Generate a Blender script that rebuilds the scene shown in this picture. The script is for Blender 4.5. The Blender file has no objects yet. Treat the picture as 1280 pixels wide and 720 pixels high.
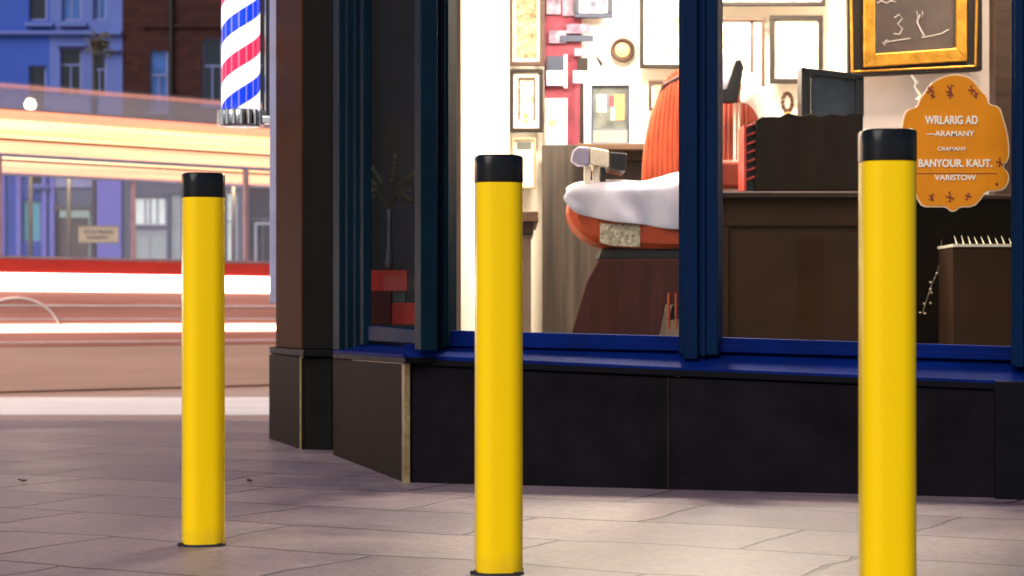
import bpy, math, random
from mathutils import Vector, Matrix
random.seed(7)
R=math.radians
S=bpy.context.scene; C=S.collection
F=2489.0; H=0.59; HY=396.0; CX=640.0
def P(px,py,Z): return Vector(((px-CX)/F*Z, Z, H-(py-HY)/F*Z))
def X(px,Z): return (px-CX)/F*Z
def Zh(py,Z): return H-(py-HY)/F*Z
def lerp(a,b,t): return a+(b-a)*t
def interp(pts,x):
    if x<=pts[0][0]: a,b=pts[0],pts[1]
    elif x>=pts[-1][0]: a,b=pts[-2],pts[-1]
    else:
        for a,b in zip(pts,pts[1:]):
            if a[0]<=x<=b[0]: break
    return a[1]+(b[1]-a[1])*(x-a[0])/(b[0]-a[0])

# ---------------------------------------------------------------- materials
def srgb(r,g,b):
    f=lambda c:(c/255/12.92) if c/255<=0.04045 else ((c/255+0.055)/1.055)**2.4
    return (f(r),f(g),f(b))
def mat(name,col,rough=0.5,metal=0.0,var=0.18,vscale=6.0,bump=0.0,bscale=60.0,emit=0.0,ecol=None,coat=0.0,stretch=(1,1,1),spec=0.5,sheen=0.0,col2=None,rvar=0.12):
    m=bpy.data.materials.new(name); m.use_nodes=True
    nt=m.node_tree; n=nt.nodes; l=nt.links
    b=n['Principled BSDF']
    b.inputs['Roughness'].default_value=rough; b.inputs['Metallic'].default_value=metal
    b.inputs['Coat Weight'].default_value=coat; b.inputs['Specular IOR Level'].default_value=spec
    b.inputs['Sheen Weight'].default_value=sheen
    tc=n.new('ShaderNodeTexCoord'); mp=n.new('ShaderNodeMapping'); mp.inputs['Scale'].default_value=stretch
    l.new(tc.outputs['Object'],mp.inputs['Vector'])
    nz=n.new('ShaderNodeTexNoise'); nz.inputs['Scale'].default_value=vscale; nz.inputs['Detail'].default_value=6; nz.inputs['Roughness'].default_value=0.65
    l.new(mp.outputs['Vector'],nz.inputs['Vector'])
    rp=n.new('ShaderNodeValToRGB'); rp.color_ramp.elements[0].position=0.3; rp.color_ramp.elements[1].position=0.7
    a=tuple(c*(1-var) for c in col); c2=col2 if col2 else tuple(min(1,c*(1+var)) for c in col)
    rp.color_ramp.elements[0].color=(*a,1); rp.color_ramp.elements[1].color=(*c2,1)
    l.new(nz.outputs['Fac'],rp.inputs['Fac']); l.new(rp.outputs['Color'],b.inputs['Base Color'])
    mr=n.new('ShaderNodeMapRange'); mr.inputs['To Min'].default_value=max(0.02,rough-rvar); mr.inputs['To Max'].default_value=min(1,rough+rvar)
    l.new(nz.outputs['Fac'],mr.inputs['Value']); l.new(mr.outputs['Result'],b.inputs['Roughness'])
    if bump>0:
        n2=n.new('ShaderNodeTexNoise'); n2.inputs['Scale'].default_value=bscale; n2.inputs['Detail'].default_value=5
        l.new(mp.outputs['Vector'],n2.inputs['Vector'])
        bp=n.new('ShaderNodeBump'); bp.inputs['Strength'].default_value=bump; bp.inputs['Distance'].default_value=0.01
        l.new(n2.outputs['Fac'],bp.inputs['Height']); l.new(bp.outputs['Normal'],b.inputs['Normal'])
    if emit>0:
        b.inputs['Emission Strength'].default_value=emit
        b.inputs['Emission Color'].default_value=(*(ecol or col),1)
    return m
def glassmat(name,tint=(1,1,1),rough=0.0,haze=0.0,hazecol=(.8,.8,.9),ior=1.5):
    m=bpy.data.materials.new(name); m.use_nodes=True
    nt=m.node_tree; n=nt.nodes; l=nt.links; n.clear()
    out=n.new('ShaderNodeOutputMaterial'); tr=n.new('ShaderNodeBsdfTransparent'); tr.inputs[0].default_value=(*tint,1)
    gl=n.new('ShaderNodeBsdfGlossy'); gl.inputs['Roughness'].default_value=rough
    fr=n.new('ShaderNodeFresnel'); fr.inputs['IOR'].default_value=ior
    geo=n.new('ShaderNodeNewGeometry'); iv=n.new('ShaderNodeMath'); iv.operation='MULTIPLY'
    sb=n.new('ShaderNodeMath'); sb.operation='SUBTRACT'; sb.inputs[0].default_value=1
    l.new(geo.outputs['Backfacing'],sb.inputs[1]); l.new(fr.outputs[0],iv.inputs[0]); l.new(sb.outputs[0],iv.inputs[1])
    mx=n.new('ShaderNodeMixShader'); l.new(iv.outputs[0],mx.inputs[0]); l.new(tr.outputs[0],mx.inputs[1]); l.new(gl.outputs[0],mx.inputs[2])
    last=mx
    if haze>0:
        df=n.new('ShaderNodeBsdfDiffuse'); df.inputs[0].default_value=(*hazecol,1)
        m2=n.new('ShaderNodeMixShader'); m2.inputs[0].default_value=haze
        l.new(mx.outputs[0],m2.inputs[1]); l.new(df.outputs[0],m2.inputs[2]); last=m2
    l.new(last.outputs[0],out.inputs['Surface'])
    return m
M={}
M['yellow']=mat('yellow plastic',(1.0,0.645,0.0),0.26,var=0.03,vscale=3,coat=0.0,bump=0.05,bscale=8,stretch=(1,1,.25),spec=.22)
nt_=M['yellow'].node_tree; n9=nt_.nodes; b9=n9['Principled BSDF']; src=b9.inputs['Base Color'].links[0].from_socket
tc9=n9.new('ShaderNodeTexCoord'); mp9=n9.new('ShaderNodeMapping'); mp9.inputs['Scale'].default_value=(14,14,3); nz9=n9.new('ShaderNodeTexNoise'); nz9.inputs['Scale'].default_value=1.6; nz9.inputs['Detail'].default_value=9; nz9.inputs['Roughness'].default_value=.8
rp9=n9.new('ShaderNodeValToRGB'); rp9.color_ramp.elements[0].position=.66; rp9.color_ramp.elements[1].position=.80; mx9=n9.new('ShaderNodeMix'); mx9.data_type='RGBA'
ml9=n9.new('ShaderNodeMath'); ml9.operation='MULTIPLY'; ml9.inputs[1].default_value=.5
nt_.links.new(tc9.outputs['Object'],mp9.inputs[0]); nt_.links.new(mp9.outputs[0],nz9.inputs['Vector']); nt_.links.new(nz9.outputs['Fac'],rp9.inputs[0]); nt_.links.new(rp9.outputs[0],ml9.inputs[0]); nt_.links.new(ml9.outputs[0],mx9.inputs[0]); nt_.links.new(src,mx9.inputs[6]); mx9.inputs[7].default_value=(.45,.22,.02,1); 
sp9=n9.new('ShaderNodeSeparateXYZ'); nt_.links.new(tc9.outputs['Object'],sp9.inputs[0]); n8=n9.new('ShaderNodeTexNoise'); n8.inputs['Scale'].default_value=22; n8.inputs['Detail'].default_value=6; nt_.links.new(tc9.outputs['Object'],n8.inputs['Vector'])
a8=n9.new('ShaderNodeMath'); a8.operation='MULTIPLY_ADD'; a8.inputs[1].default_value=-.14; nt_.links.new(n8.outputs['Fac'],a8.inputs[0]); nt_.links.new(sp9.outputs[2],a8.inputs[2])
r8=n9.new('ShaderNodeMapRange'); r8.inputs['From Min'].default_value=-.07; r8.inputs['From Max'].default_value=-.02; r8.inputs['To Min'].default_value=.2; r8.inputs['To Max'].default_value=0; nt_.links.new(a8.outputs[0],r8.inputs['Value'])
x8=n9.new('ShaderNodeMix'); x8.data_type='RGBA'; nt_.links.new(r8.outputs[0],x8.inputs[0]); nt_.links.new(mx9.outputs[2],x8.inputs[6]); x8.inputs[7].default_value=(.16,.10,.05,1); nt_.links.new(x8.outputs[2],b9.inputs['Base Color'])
M['cap']=mat('black plastic cap',(0.004,0.004,0.006),0.22,var=.2,spec=.3)
M['rubber']=mat('black rubber',(0.012,0.011,0.011),0.7)
M['navy']=mat('navy gloss paint',(0.001,0.0105,0.040),0.5,var=.35,vscale=4,bump=.06,bscale=15,stretch=(1,1,.3),spec=.04)
M['teal']=mat('dark teal gloss paint',(0.0025,0.013,0.024),0.5,var=.35,vscale=4,bump=.06,bscale=15,stretch=(1,1,.3),spec=.04)
M['sillblue']=mat('blue sill paint',(0.0012,0.010,0.095),0.6,var=.35,vscale=5,bump=.1,bscale=30,spec=.03)
M['plinth']=mat('charcoal stone',(0.0030,0.0022,0.0050),0.6,var=.5,vscale=4,col2=(.0085,.006,.0095),bump=.05,bscale=60,spec=.06)
M['plinthwarm']=mat('worn brown stone',(0.014,0.0095,0.006),0.6,var=.55,vscale=7,bump=.1,bscale=40,spec=.05)
M['edge']=mat('lit edge highlight',(0.30,0.22,0.10),0.4,metal=.5,var=.5,vscale=25)  # pale strips paint the lit corner edges of plinth and pilaster
M['pilbrown']=mat('street lit pilaster brown',(0.058,0.021,0.009),0.6,var=.35,vscale=3,stretch=(4,4,.5),spec=.02)
M['coping']=mat('black coping',(0.003,0.003,0.005),0.5,spec=.06)
M['pilblack']=mat('near black pilaster stone',(0.006,0.005,0.005),0.5,spec=.06)
M['white_wall']=mat('warm white plaster',(0.86,0.80,0.71),0.8,var=.03,bump=.05)
M['grey_wall']=mat('pale grey plaster',(0.55,0.47,0.46),0.8,var=.06,bump=.05)
M['darkwall']=mat('dark lining',(0.014,0.014,0.02),0.6,var=.4)
M['wood']=mat('grey brown wood grain',(0.022,0.0145,0.0105),0.5,var=.55,vscale=6,stretch=(5,5,.15),col2=(.055,.038,.028),bump=.15,bscale=20)
M['walnut']=mat('dark walnut',(0.028,0.013,0.008),0.45,var=.4,vscale=8,stretch=(.6,4,4),bump=.1,bscale=20,spec=.3)
M['ledge']=mat('brown ledge wood',(0.075,0.036,0.019),0.5,var=.3,vscale=8,stretch=(1,1,6))
M['cabinet']=mat('dark brown cabinet paint',(0.038,0.017,0.0078),0.6,var=.25,vscale=3,spec=.12)
M['cabinet_light']=mat('greyish cabinet paint',(0.14,0.105,0.085),0.6,var=.1)
M['trim']=mat('beige timber trim',(0.22,0.14,0.085),0.5,var=.25,vscale=6,stretch=(5,5,.4))
M['frame_dark']=mat('dark picture frame',(0.012,0.006,0.0035),0.5,spec=.3)
M['frame_brown']=mat('brown picture frame',(0.05,0.018,0.008),0.5,var=.3)
M['frame_blue']=mat('slate blue frame',(0.02,0.03,0.07),0.5)
M['frame_pale']=mat('pale cream frame',(0.33,0.26,0.16),0.5)
M['gold']=mat('gold leaf',(0.62,0.29,0.03),0.36,metal=.55,var=.3,vscale=18,bump=.25,bscale=45)
M['mat']=mat('white mount board',(0.80,0.77,0.70),0.8,var=.03)
M['chalkboard']=mat('blackboard slate',(0.055,0.036,0.032),0.75,var=.4,vscale=5)
M['chalk']=mat('chalk',(0.45,0.40,0.39),0.9)
M['orange']=mat('burnt orange leather',(0.34,0.052,0.018),0.45,var=.2,vscale=9,bump=.05,bscale=60,stretch=(3,3,.7),spec=.2)
M['red_leather']=mat('red orange leather',(0.24,0.030,0.012),0.45,var=.25,vscale=9,bump=.05,bscale=60)
M['maroon']=mat('maroon leather',(0.050,0.013,0.012),0.55,var=.35,vscale=4,stretch=(5,5,.5),spec=.2)
M['towel']=mat('white cotton towel',(0.50,0.50,0.62),0.95,var=.06,bump=.25,bscale=120,sheen=.3)
M['towel2']=mat('cream cotton towel',(0.82,0.76,0.70),0.95,var=.06,bump=.6,bscale=180,sheen=.3)
M['chrome']=mat('chrome',(0.7,0.7,0.72),0.12,metal=1,var=.05)
M['black']=mat('black enamel',(0.010,0.009,0.010),0.35)
M['lilac']=mat('lilac vinyl',(0.30,0.28,0.42),0.5)
M['cream']=mat('cream vinyl',(0.75,0.68,0.55),0.5)
M['speckle']=mat('cream speckled fabric',(0.16,0.15,0.10),0.8,var=.5,vscale=70,col2=(.75,.68,.5))
M['redbox']=mat('red cardboard',(0.62,0.045,0.03),0.5,var=.1)
M['greybox']=mat('grey cardboard',(0.085,0.10,0.11),0.5)
M['darkredbox']=mat('dark red cardboard',(0.10,0.016,0.014),0.5)
M['orangesign']=mat('orange sign board',(0.74,0.24,0.003),0.45,var=.12,vscale=7,spec=.2)
M['signedge']=mat('pale sign edge',(0.85,0.60,0.36),0.6)
M['signwhite']=mat('cream lettering paint',(0.88,0.82,0.66),0.7,var=.03)
M['signred']=mat('rust red ornament paint',(0.20,0.025,0.008),0.6)
M['glass']=glassmat('shop glass',(.98,.99,.99),ior=1.17)
M['dullglass']=glassmat('non reflecting shop glass',(.98,.99,.99),ior=1.004)
M['busglass']=glassmat('bus glass',(.97,.98,1.0),haze=.04,hazecol=(.8,.8,.9),ior=1.2)
M['roofglass']=glassmat('tinted roof glass',(.93,.95,1),haze=.10,hazecol=(.75,.72,.72),ior=1.15)
M['asphalt']=mat('asphalt',(0.34,0.215,0.165),0.5,var=.22,vscale=.8,bump=.3,bscale=90,stretch=(.5,3,1),spec=.4)  # paler and warmer: traffic glow is put into the road colour
M['roadwhite']=mat('white road glow paint',(0.72,0.68,0.65),0.45,var=.12,vscale=3,stretch=(.25,1.5,1),col2=(.98,.95,.92))
M['kerb']=mat('granite kerb',(0.40,0.29,0.27),0.7,var=.2,vscale=12,bump=.2)
# ---------------------------------------------------------------- mesh builder
class MB:
    def __init__(s): s.v=[]; s.f=[]; s.sm=[]
    def add(s,vs,fs,smooth=False):
        o=len(s.v); s.v+= [Vector(v) for v in vs]; s.f+=[tuple(i+o for i in f) for f in fs]; s.sm+=[smooth]*len(fs); return s
    def hexa(s,b,t):          # b, t: 4 bottom and 4 top points, same order
        return s.add(list(b)+list(t),[(3,2,1,0),(4,5,6,7),(0,1,5,4),(1,2,6,5),(2,3,7,6),(3,0,4,7)])
    def box(s,x0,x1,y0,y1,z0,z1):
        return s.hexa([(x0,y0,z0),(x1,y0,z0),(x1,y1,z0),(x0,y1,z0)],[(x0,y0,z1),(x1,y0,z1),(x1,y1,z1),(x0,y1,z1)])
    def pbox(s,px0,px1,py0,py1,Z,d):   # box facing the street, front face at depth Z
        return s.box(X(px0,Z),X(px1,Z),Z,Z+d,Zh(py1,Z),Zh(py0,Z))
    def extr(s,poly,Z,d,inset=0.0):    # outline at its real distance, given real thickness, chamfered front edge
        n=len(poly); pts=[P(x,y,Z) for x,y in poly]
        c=sum(pts,Vector())/n
        if inset:
            fr=[p+(c-p).normalized()*inset for p in pts]; rings=[fr,[p+Vector((0,inset*.7,0)) for p in pts],[p+Vector((0,d,0)) for p in pts]]
        else: rings=[pts,[p+Vector((0,d,0)) for p in pts]]
        vs=[p for r in rings for p in r]; fs=[tuple(range(n)),tuple(reversed(range(n*(len(rings)-1),n*len(rings))))]
        for k in range(len(rings)-1):
            for i in range(n):
                j=(i+1)%n; fs.append((k*n+i,(k+1)*n+i,(k+1)*n+j,k*n+j))
        return s.add(vs,fs)
    def tube(s,pts,r,seg=10,caps=True):
        pts=[Vector(p) for p in pts]; n=len(pts); rs=r if isinstance(r,(list,tuple)) else [r]*n
        vs=[];prev=None
        for i,p in enumerate(pts):
            t=(pts[min(i+1,n-1)]-pts[max(i-1,0)]).normalized()
            a=Vector((0,0,1)) if abs(t.z)<.9 else Vector((1,0,0))
            if prev is not None: a=prev
            u=(a-t*a.dot(t)).normalized(); prev=u; w=t.cross(u)
            for k in range(seg):
                an=2*math.pi*k/seg; vs.append(p+(u*math.cos(an)+w*math.sin(an))*rs[i])
        fs=[]
        for i in range(n-1):
            for k in range(seg):
                k2=(k+1)%seg; fs.append((i*seg+k,i*seg+k2,(i+1)*seg+k2,(i+1)*seg+k))
        s.add(vs,fs,True)
        if caps: s.add(vs[:seg],[tuple(reversed(range(seg)))]); s.add(vs[-seg:],[tuple(range(seg))])
        return s
    def lathe(s,prof,c,seg=32,axis='z',smooth=True):
        vs=[];n=len(prof)
        for r,h in prof:
            for k in range(seg):
                a=2*math.pi*k/seg
                if axis=='z': vs.append((c[0]+r*math.cos(a),c[1]+r*math.sin(a),c[2]+h))
                else: vs.append((c[0]+r*math.cos(a),c[1]+h,c[2]+r*math.sin(a)))
        fs=[]
        for i in range(n-1):
            for k in range(seg):
                k2=(k+1)%seg; fs.append((i*seg+k,i*seg+k2,(i+1)*seg+k2,(i+1)*seg+k))
        fs.append(tuple(reversed(range(seg)))); fs.append(tuple((n-1)*seg+k for k in range(seg)))
        return s.add(vs,fs,smooth)
    def build(s,name,m,parent=None,bevel=0.0,seg=2,solid=0.0,sub=0,kind=None):
        base=Vector(parent.get('_base',(0,0,0))) if parent else Vector((0,0,0))
        if not parent:
            xs=[v.x for v in s.v]; ys=[v.y for v in s.v]; base=Vector(((min(xs)+max(xs))/2,(min(ys)+max(ys))/2,min(v.z for v in s.v)))
        me=bpy.data.meshes.new(name); me.from_pydata([v-base for v in s.v],[],s.f); me.update()
        me.polygons.foreach_set('use_smooth',s.sm)
        me.materials.append(m)
        o=bpy.data.objects.new(name,me); C.objects.link(o)
        if parent: o.parent=parent
        else: o.location=base
        o['_base']=tuple(base)
        import bmesh
        bm=bmesh.new(); bm.from_mesh(me); bmesh.ops.recalc_face_normals(bm,faces=bm.faces); bm.to_mesh(me); bm.free()
        if solid: md=o.modifiers.new('t','SOLIDIFY'); md.thickness=solid; md.offset=0
        if bevel:
            md=o.modifiers.new('b','BEVEL'); md.width=bevel; md.segments=seg; md.limit_method='ANGLE'; md.angle_limit=R(35)
        if sub: md=o.modifiers.new('s','SUBSURF'); md.levels=sub; md.render_levels=sub
        if kind: o['kind']=kind
        return o
def tag(o,label,cat,group=None):
    o['label']=label; o['category']=cat
    if group: o['group']=group
    return o
def thing(name,loc,label,cat,group=None):
    o=bpy.data.objects.new(name,None); C.objects.link(o); o.location=loc; o['_base']=tuple(loc); o.empty_display_size=.1
    return tag(o,label,cat,group)
def copytree(o,parent=None):
    c=o.copy(); C.objects.link(c)
    if parent: c.parent=parent
    for ch in [x for x in C.objects if x.parent==o and x!=c]: copytree(ch,c)
    return c

def smooth_poly(p,it=2):
    for _ in range(it):
        q=[]
        for i in range(len(p)):
            a_=p[i]; b_=p[(i+1)%len(p)]; q+=[(a_[0]*.75+b_[0]*.25,a_[1]*.75+b_[1]*.25),(a_[0]*.25+b_[0]*.75,a_[1]*.25+b_[1]*.75)]
        p=q
    return p
# ---------------------------------------------------------------- ground
KY=11.3   # kerb line of the pavement on the street side
def pavemat():
    m=bpy.data.materials.new('stone paving'); m.use_nodes=True; nt=m.node_tree; n=nt.nodes; l=nt.links; b=n['Principled BSDF']
    tc=n.new('ShaderNodeTexCoord')
    nd=n.new('ShaderNodeTexNoise'); nd.inputs['Scale'].default_value=1.6; nd.inputs['Detail'].default_value=3
    l.new(tc.outputs['Object'],nd.inputs['Vector'])
    sc=n.new('ShaderNodeVectorMath'); sc.operation='SCALE'; sc.inputs['Scale'].default_value=0.2
    l.new(nd.outputs['Color'],sc.inputs[0])
    ad=n.new('ShaderNodeVectorMath'); ad.operation='ADD'; l.new(tc.outputs['Object'],ad.inputs[0]); l.new(sc.outputs[0],ad.inputs[1])
    mp=n.new('ShaderNodeMapping'); mp.inputs['Rotation'].default_value=(0,0,R(27)); l.new(ad.outputs[0],mp.inputs['Vector'])
    br=n.new('ShaderNodeTexBrick'); br.inputs['Scale'].default_value=1; br.inputs['Brick Width'].default_value=.80; br.inputs['Row Height'].default_value=.52
    br.inputs['Mortar Size'].default_value=.009; br.inputs['Mortar Smooth'].default_value=.3; br.offset=.37
    br.inputs['Color1'].default_value=(.145,.113,.150,1); br.inputs['Color2'].default_value=(.245,.198,.205,1); br.inputs['Mortar'].default_value=(.035,.022,.035,1)
    l.new(mp.outputs[0],br.inputs['Vector'])
    n1=n.new('ShaderNodeTexNoise'); n1.inputs['Scale'].default_value=2.2; n1.inputs['Detail'].default_value=8; n1.inputs['Roughness'].default_value=.7
    l.new(tc.outputs['Object'],n1.inputs['Vector'])
    rp=n.new('ShaderNodeValToRGB'); rp.color_ramp.elements[0].position=.3; rp.color_ramp.elements[1].position=.72
    rp.color_ramp.elements[0].color=(.52,.46,.62,1); rp.color_ramp.elements[1].color=(1.38,1.27,1.12,1); l.new(n1.outputs['Fac'],rp.inputs[0])
    mu=n.new('ShaderNodeMix'); mu.data_type='RGBA'; mu.blend_type='MULTIPLY'; mu.inputs[0].default_value=1
    l.new(br.outputs['Color'],mu.inputs[6]); l.new(rp.outputs[0],mu.inputs[7])
    n3=n.new('ShaderNodeTexNoise'); n3.inputs['Scale'].default_value=45; n3.inputs['Detail'].default_value=4; l.new(tc.outputs['Object'],n3.inputs['Vector'])
    r3=n.new('ShaderNodeValToRGB'); r3.color_ramp.elements[0].position=.35; r3.color_ramp.elements[1].position=.65
    r3.color_ramp.elements[0].color=(.80,.80,.84,1); r3.color_ramp.elements[1].color=(1.12,1.12,1.08,1); l.new(n3.outputs['Fac'],r3.inputs[0])
    m2=n.new('ShaderNodeMix'); m2.data_type='RGBA'; m2.blend_type='MULTIPLY'; m2.inputs[0].default_value=1
    l.new(mu.outputs[2],m2.inputs[6]); l.new(r3.outputs[0],m2.inputs[7])
    vo=n.new('ShaderNodeTexVoronoi'); vo.inputs['Scale'].default_value=3.4; vo.inputs['Randomness'].default_value=1; l.new(ad.outputs[0],vo.inputs['Vector'])
    vr=n.new('ShaderNodeValToRGB'); vr.color_ramp.elements[0].position=.055; vr.color_ramp.elements[1].position=.085; vr.color_ramp.elements[0].color=(.50,.48,.50,1); vr.color_ramp.elements[1].color=(1,1,1,1); l.new(vo.outputs['Distance'],vr.inputs[0])
    m5=n.new('ShaderNodeMix'); m5.data_type='RGBA'; m5.blend_type='MULTIPLY'; m5.inputs[0].default_value=.7; l.new(m2.outputs[2],m5.inputs[6]); l.new(vr.outputs[0],m5.inputs[7])
    l.new(m5.outputs[2],b.inputs['Base Color'])
    mr=n.new('ShaderNodeMapRange'); mr.inputs['To Min'].default_value=.32; mr.inputs['To Max'].default_value=.65; l.new(n1.outputs['Fac'],mr.inputs[0]); l.new(mr.outputs[0],b.inputs['Roughness'])
    mt=n.new('ShaderNodeMath'); mt.operation='MULTIPLY_ADD'; mt.inputs[1].default_value=-1; l.new(br.outputs['Fac'],mt.inputs[0])
    m4=n.new('ShaderNodeMath'); m4.operation='MULTIPLY'; m4.inputs[1].default_value=.5; l.new(n3.outputs['Fac'],m4.inputs[0]); l.new(m4.outputs[0],mt.inputs[2])
    bp=n.new('ShaderNodeBump'); bp.inputs['Strength'].default_value=.5; bp.inputs['Distance'].default_value=.006; l.new(mt.outputs[0],bp.inputs['Height']); l.new(bp.outputs[0],b.inputs['Normal'])
    return m
M['pave']=pavemat()
g=MB().box(-300,300,-250,350,-.5,-.12).build('ground',M['asphalt'],kind='structure')
MB().box(-30,30,-12,KY,-.118,0).build('pavement',M['pave'],kind='structure')
MB().box(-30,30,KY+.003,KY+.15,-.118,.003).build('kerb',M['kerb'],bevel=.012,kind='structure')
MB().box(-60,60,KY+.16,44,-.116,-.1).build('road',M['asphalt'],kind='structure')
MB().box(-60,60,44.01,66,-.116,.0).build('far_pavement',M['kerb'],kind='structure')
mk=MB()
y0=14.0; mk.box(-12,4,y0,y0+3.0,-.0995,-.096)  # wide white band paints the headlight glow streak onto the road
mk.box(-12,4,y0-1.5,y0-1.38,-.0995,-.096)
mk.build('road_glow_marking',M['roadwhite'],kind='structure')

# ---------------------------------------------------------------- bollards
def rsq(h,r,z,rot=R(4)):
    pts=[]
    for q,(sx,sy) in enumerate([(1,1),(-1,1),(-1,-1),(1,-1)]):
        for k in range(7):
            a=R(90*q+15*k); x=sx*(h-r)+r*math.cos(a); y=sy*(h-r)+r*math.sin(a)
            pts.append(Vector((x*math.cos(rot)-y*math.sin(rot),x*math.sin(rot)+y*math.cos(rot),z)))
    return pts
def loft(rings):
    m=MB(); n=len(rings[0]); vs=[p for r in rings for p in r]; fs=[]
    for i in range(len(rings)-1):
        for k in range(n): k2=(k+1)%n; fs.append((i*n+k,i*n+k2,(i+1)*n+k2,(i+1)*n+k))
    m.add(vs,fs,True); m.add(rings[0],[tuple(reversed(range(n)))]); m.add(rings[-1],[tuple(range(n))])
    return m
B1=thing('bollard',(0,0,0),'yellow bollard with black cap in front of the dark corner pilaster, farthest from the camera','bollard','yellow bollards along the pavement')
hw=.0535
loft([rsq(hw,.036,.004),rsq(hw+.0003,.036,.05),rsq(hw,.036,.45),rsq(hw,.036,.897)]).build('post_sleeve',M['yellow'],B1)
loft([rsq(hw+.0008,.036,.8985),rsq(hw+.0010,.036,.902),rsq(hw+.0010,.036,.93),rsq(hw+.0010,.036,.9545),rsq(hw-.0005,.035,.9585),rsq(hw-.004,.032,.9605),rsq(.02,.015,.9625)]).build('cap',M['cap'],B1)
bb=loft([rsq(hw+.003,.038,.0005),rsq(hw+.003,.038,.004),rsq(hw+.001,.037,.006)])
for a in (35,200,310): bb.box(.062*math.cos(R(a))-.008,.062*math.cos(R(a))+.008,.062*math.sin(R(a))-.006,.062*math.sin(R(a))+.006,.0005,.008)
bb.build('base_ring',M['rubber'],B1)
def place(o,px,Hpx):
    Z=F*.96/Hpx; o.location=(X(px,Z),Z,0); return Z
place(B1,254,463.5)
B2=copytree(B1); place(B2,623.3,521); B2['label']='middle yellow bollard of the row, standing in front of the left shop window'
B3=copytree(B1); place(B3,1109,603); B3['label']='yellow bollard with black cap overlapping the orange sign, nearest to the camera'
B3.rotation_euler.z=R(-3); B1.rotation_euler.z=R(12); B2.rotation_euler.z=R(3)

# ---------------------------------------------------------------- the shop
class Line:
    def __init__(s,a,b):
        s.a=Vector(a); s.d=(Vector(b)-s.a).normalized(); s.n=Vector((-s.d.y,s.d.x))   # n points inwards
    def at(s,px,off=0):
        o=s.a+s.n*off; k=(px-CX)/F    # x = k*y
        t=(k*o.y-o.x)/(s.d.x-k*s.d.y); return o+s.d*t
ZA=F*H/207; ZC=F*H/226; ZB=F*H/172
A=(X(505,ZA),ZA); Cc=(X(1243,ZC),ZC); B=(X(415,ZB),ZB)
FR=Line(A,Cc); CT=Line(B,A)
def zat(p,py): return Zh(py,p.y)
def member(mb,line,px0,px1,top,bot,off,dep,off_bot=None):
    """box along a facade line. top/bot: lists of (px,py) profile or numbers ('z',value)"""
    fr0=line.at(px0,off); fr1=line.at(px1,off); nb=line.n*dep
    def zz(prof,p,px): return prof[1] if prof[0]=='z' else zat(p,interp(prof,px))
    b0,b1=zz(bot,fr0,px0),zz(bot,fr1,px1); t0,t1=zz(top,fr0,px0),zz(top,fr1,px1)
    bk0=fr0+nb; bk1=fr1+nb
    mb.hexa([(fr0.x,fr0.y,b0),(fr1.x,fr1.y,b1),(bk1.x,bk1.y,b1),(bk0.x,bk0.y,b0)],[(fr0.x,fr0.y,t0),(fr1.x,fr1.y,t1),(bk1.x,bk1.y,t1),(bk0.x,bk0.y,t0)])
    return mb
ZT=('z',2.75); Z0=('z',-.002)
yS=[(505,447),(835,463),(1243,480),(1300,482)]
yb=[(560,429),(848,435),(1262,447)]
yG=[(560,413),(848,420),(1262,433)]
yS2=[(415,441),(505,447)]; yb2=[(430,425),(520,430)]; yG2=[(445,405),(520,412)]
up=lambda prof,d:[(a,b+d) for a,b in prof]
SH=thing('shop_building',(A[0],A[1],0),'dark barber shop front with navy window frames over a charcoal plinth','building')
pl=MB(); member(pl,FR,505,834,up(yS,9),Z0,0,.16); member(pl,FR,836,1500,up(yS,9),Z0,-.002,.16)
pl.build('plinth',M['plinth'],SH,bevel=.004)
pl=MB(); member(pl,CT,416,503,up(yS2,7),Z0,.0,.16); pl.build('canted_plinth',M['plinthwarm'],SH,bevel=.004)
pl=MB(); member(pl,CT,502.3,505.5,up(yS2,6),('z',.0),-.004,.02); member(pl,CT,440,505,up(yS2,5),up(yS2,8),-.004,.02); pl.build('plinth_edge_strip',M['edge'],SH)
pl=MB(); member(pl,FR,833.5,836.5,up(yS,9),('z',.0),-.006,.02); pl.build('plinth_lit_edge',M['plinthwarm'],SH)  # lighter strip paints the lit corner edge of the plinth
pl=MB(); member(pl,FR,1243,1500,up(yS,-4),Z0,-.05,.19); pl.build('end_plinth',M['coping'],SH,bevel=.005)
# coping + sloping sill
cp=MB(); member(cp,FR,503,1500,yS,up(yS,9),-.014,.18); member(cp,CT,416,506,yS2,up(yS2,7),-.014,.18); cp.build('coping',M['coping'],SH,bevel=.003)
def sill(line,px0,px1,front,rear,offr):
    m=MB(); n=12; vs=[]
    for i in range(n+1):
        px=lerp(px0,px1,i/n); f=line.at(px,-.012); f2=line.at(px,.012); r=line.at(px,offr)
        vs+=[(f.x,f.y,zat(f,interp(front,px))-.002),(f.x,f.y,zat(f,interp(front,px))+.010),(f2.x,f2.y,zat(f2,interp(front,px))+.016),(r.x,r.y,zat(r,interp(rear,px))+.0)]
    fs=[]
    for i in range(n):
        for k in range(3): fs.append((i*4+k,(i+1)*4+k,(i+1)*4+k+1,i*4+k+1))
    m.add(vs,fs); return m
sill(FR,504,1290,yS,up(yb,3),.13).build('window_sill',M['sillblue'],SH,solid=.004)
sill(CT,417,505,yS2,up(yb2,3),.10).build('canted_window_sill',M['sillblue'],SH,solid=.004)
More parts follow.
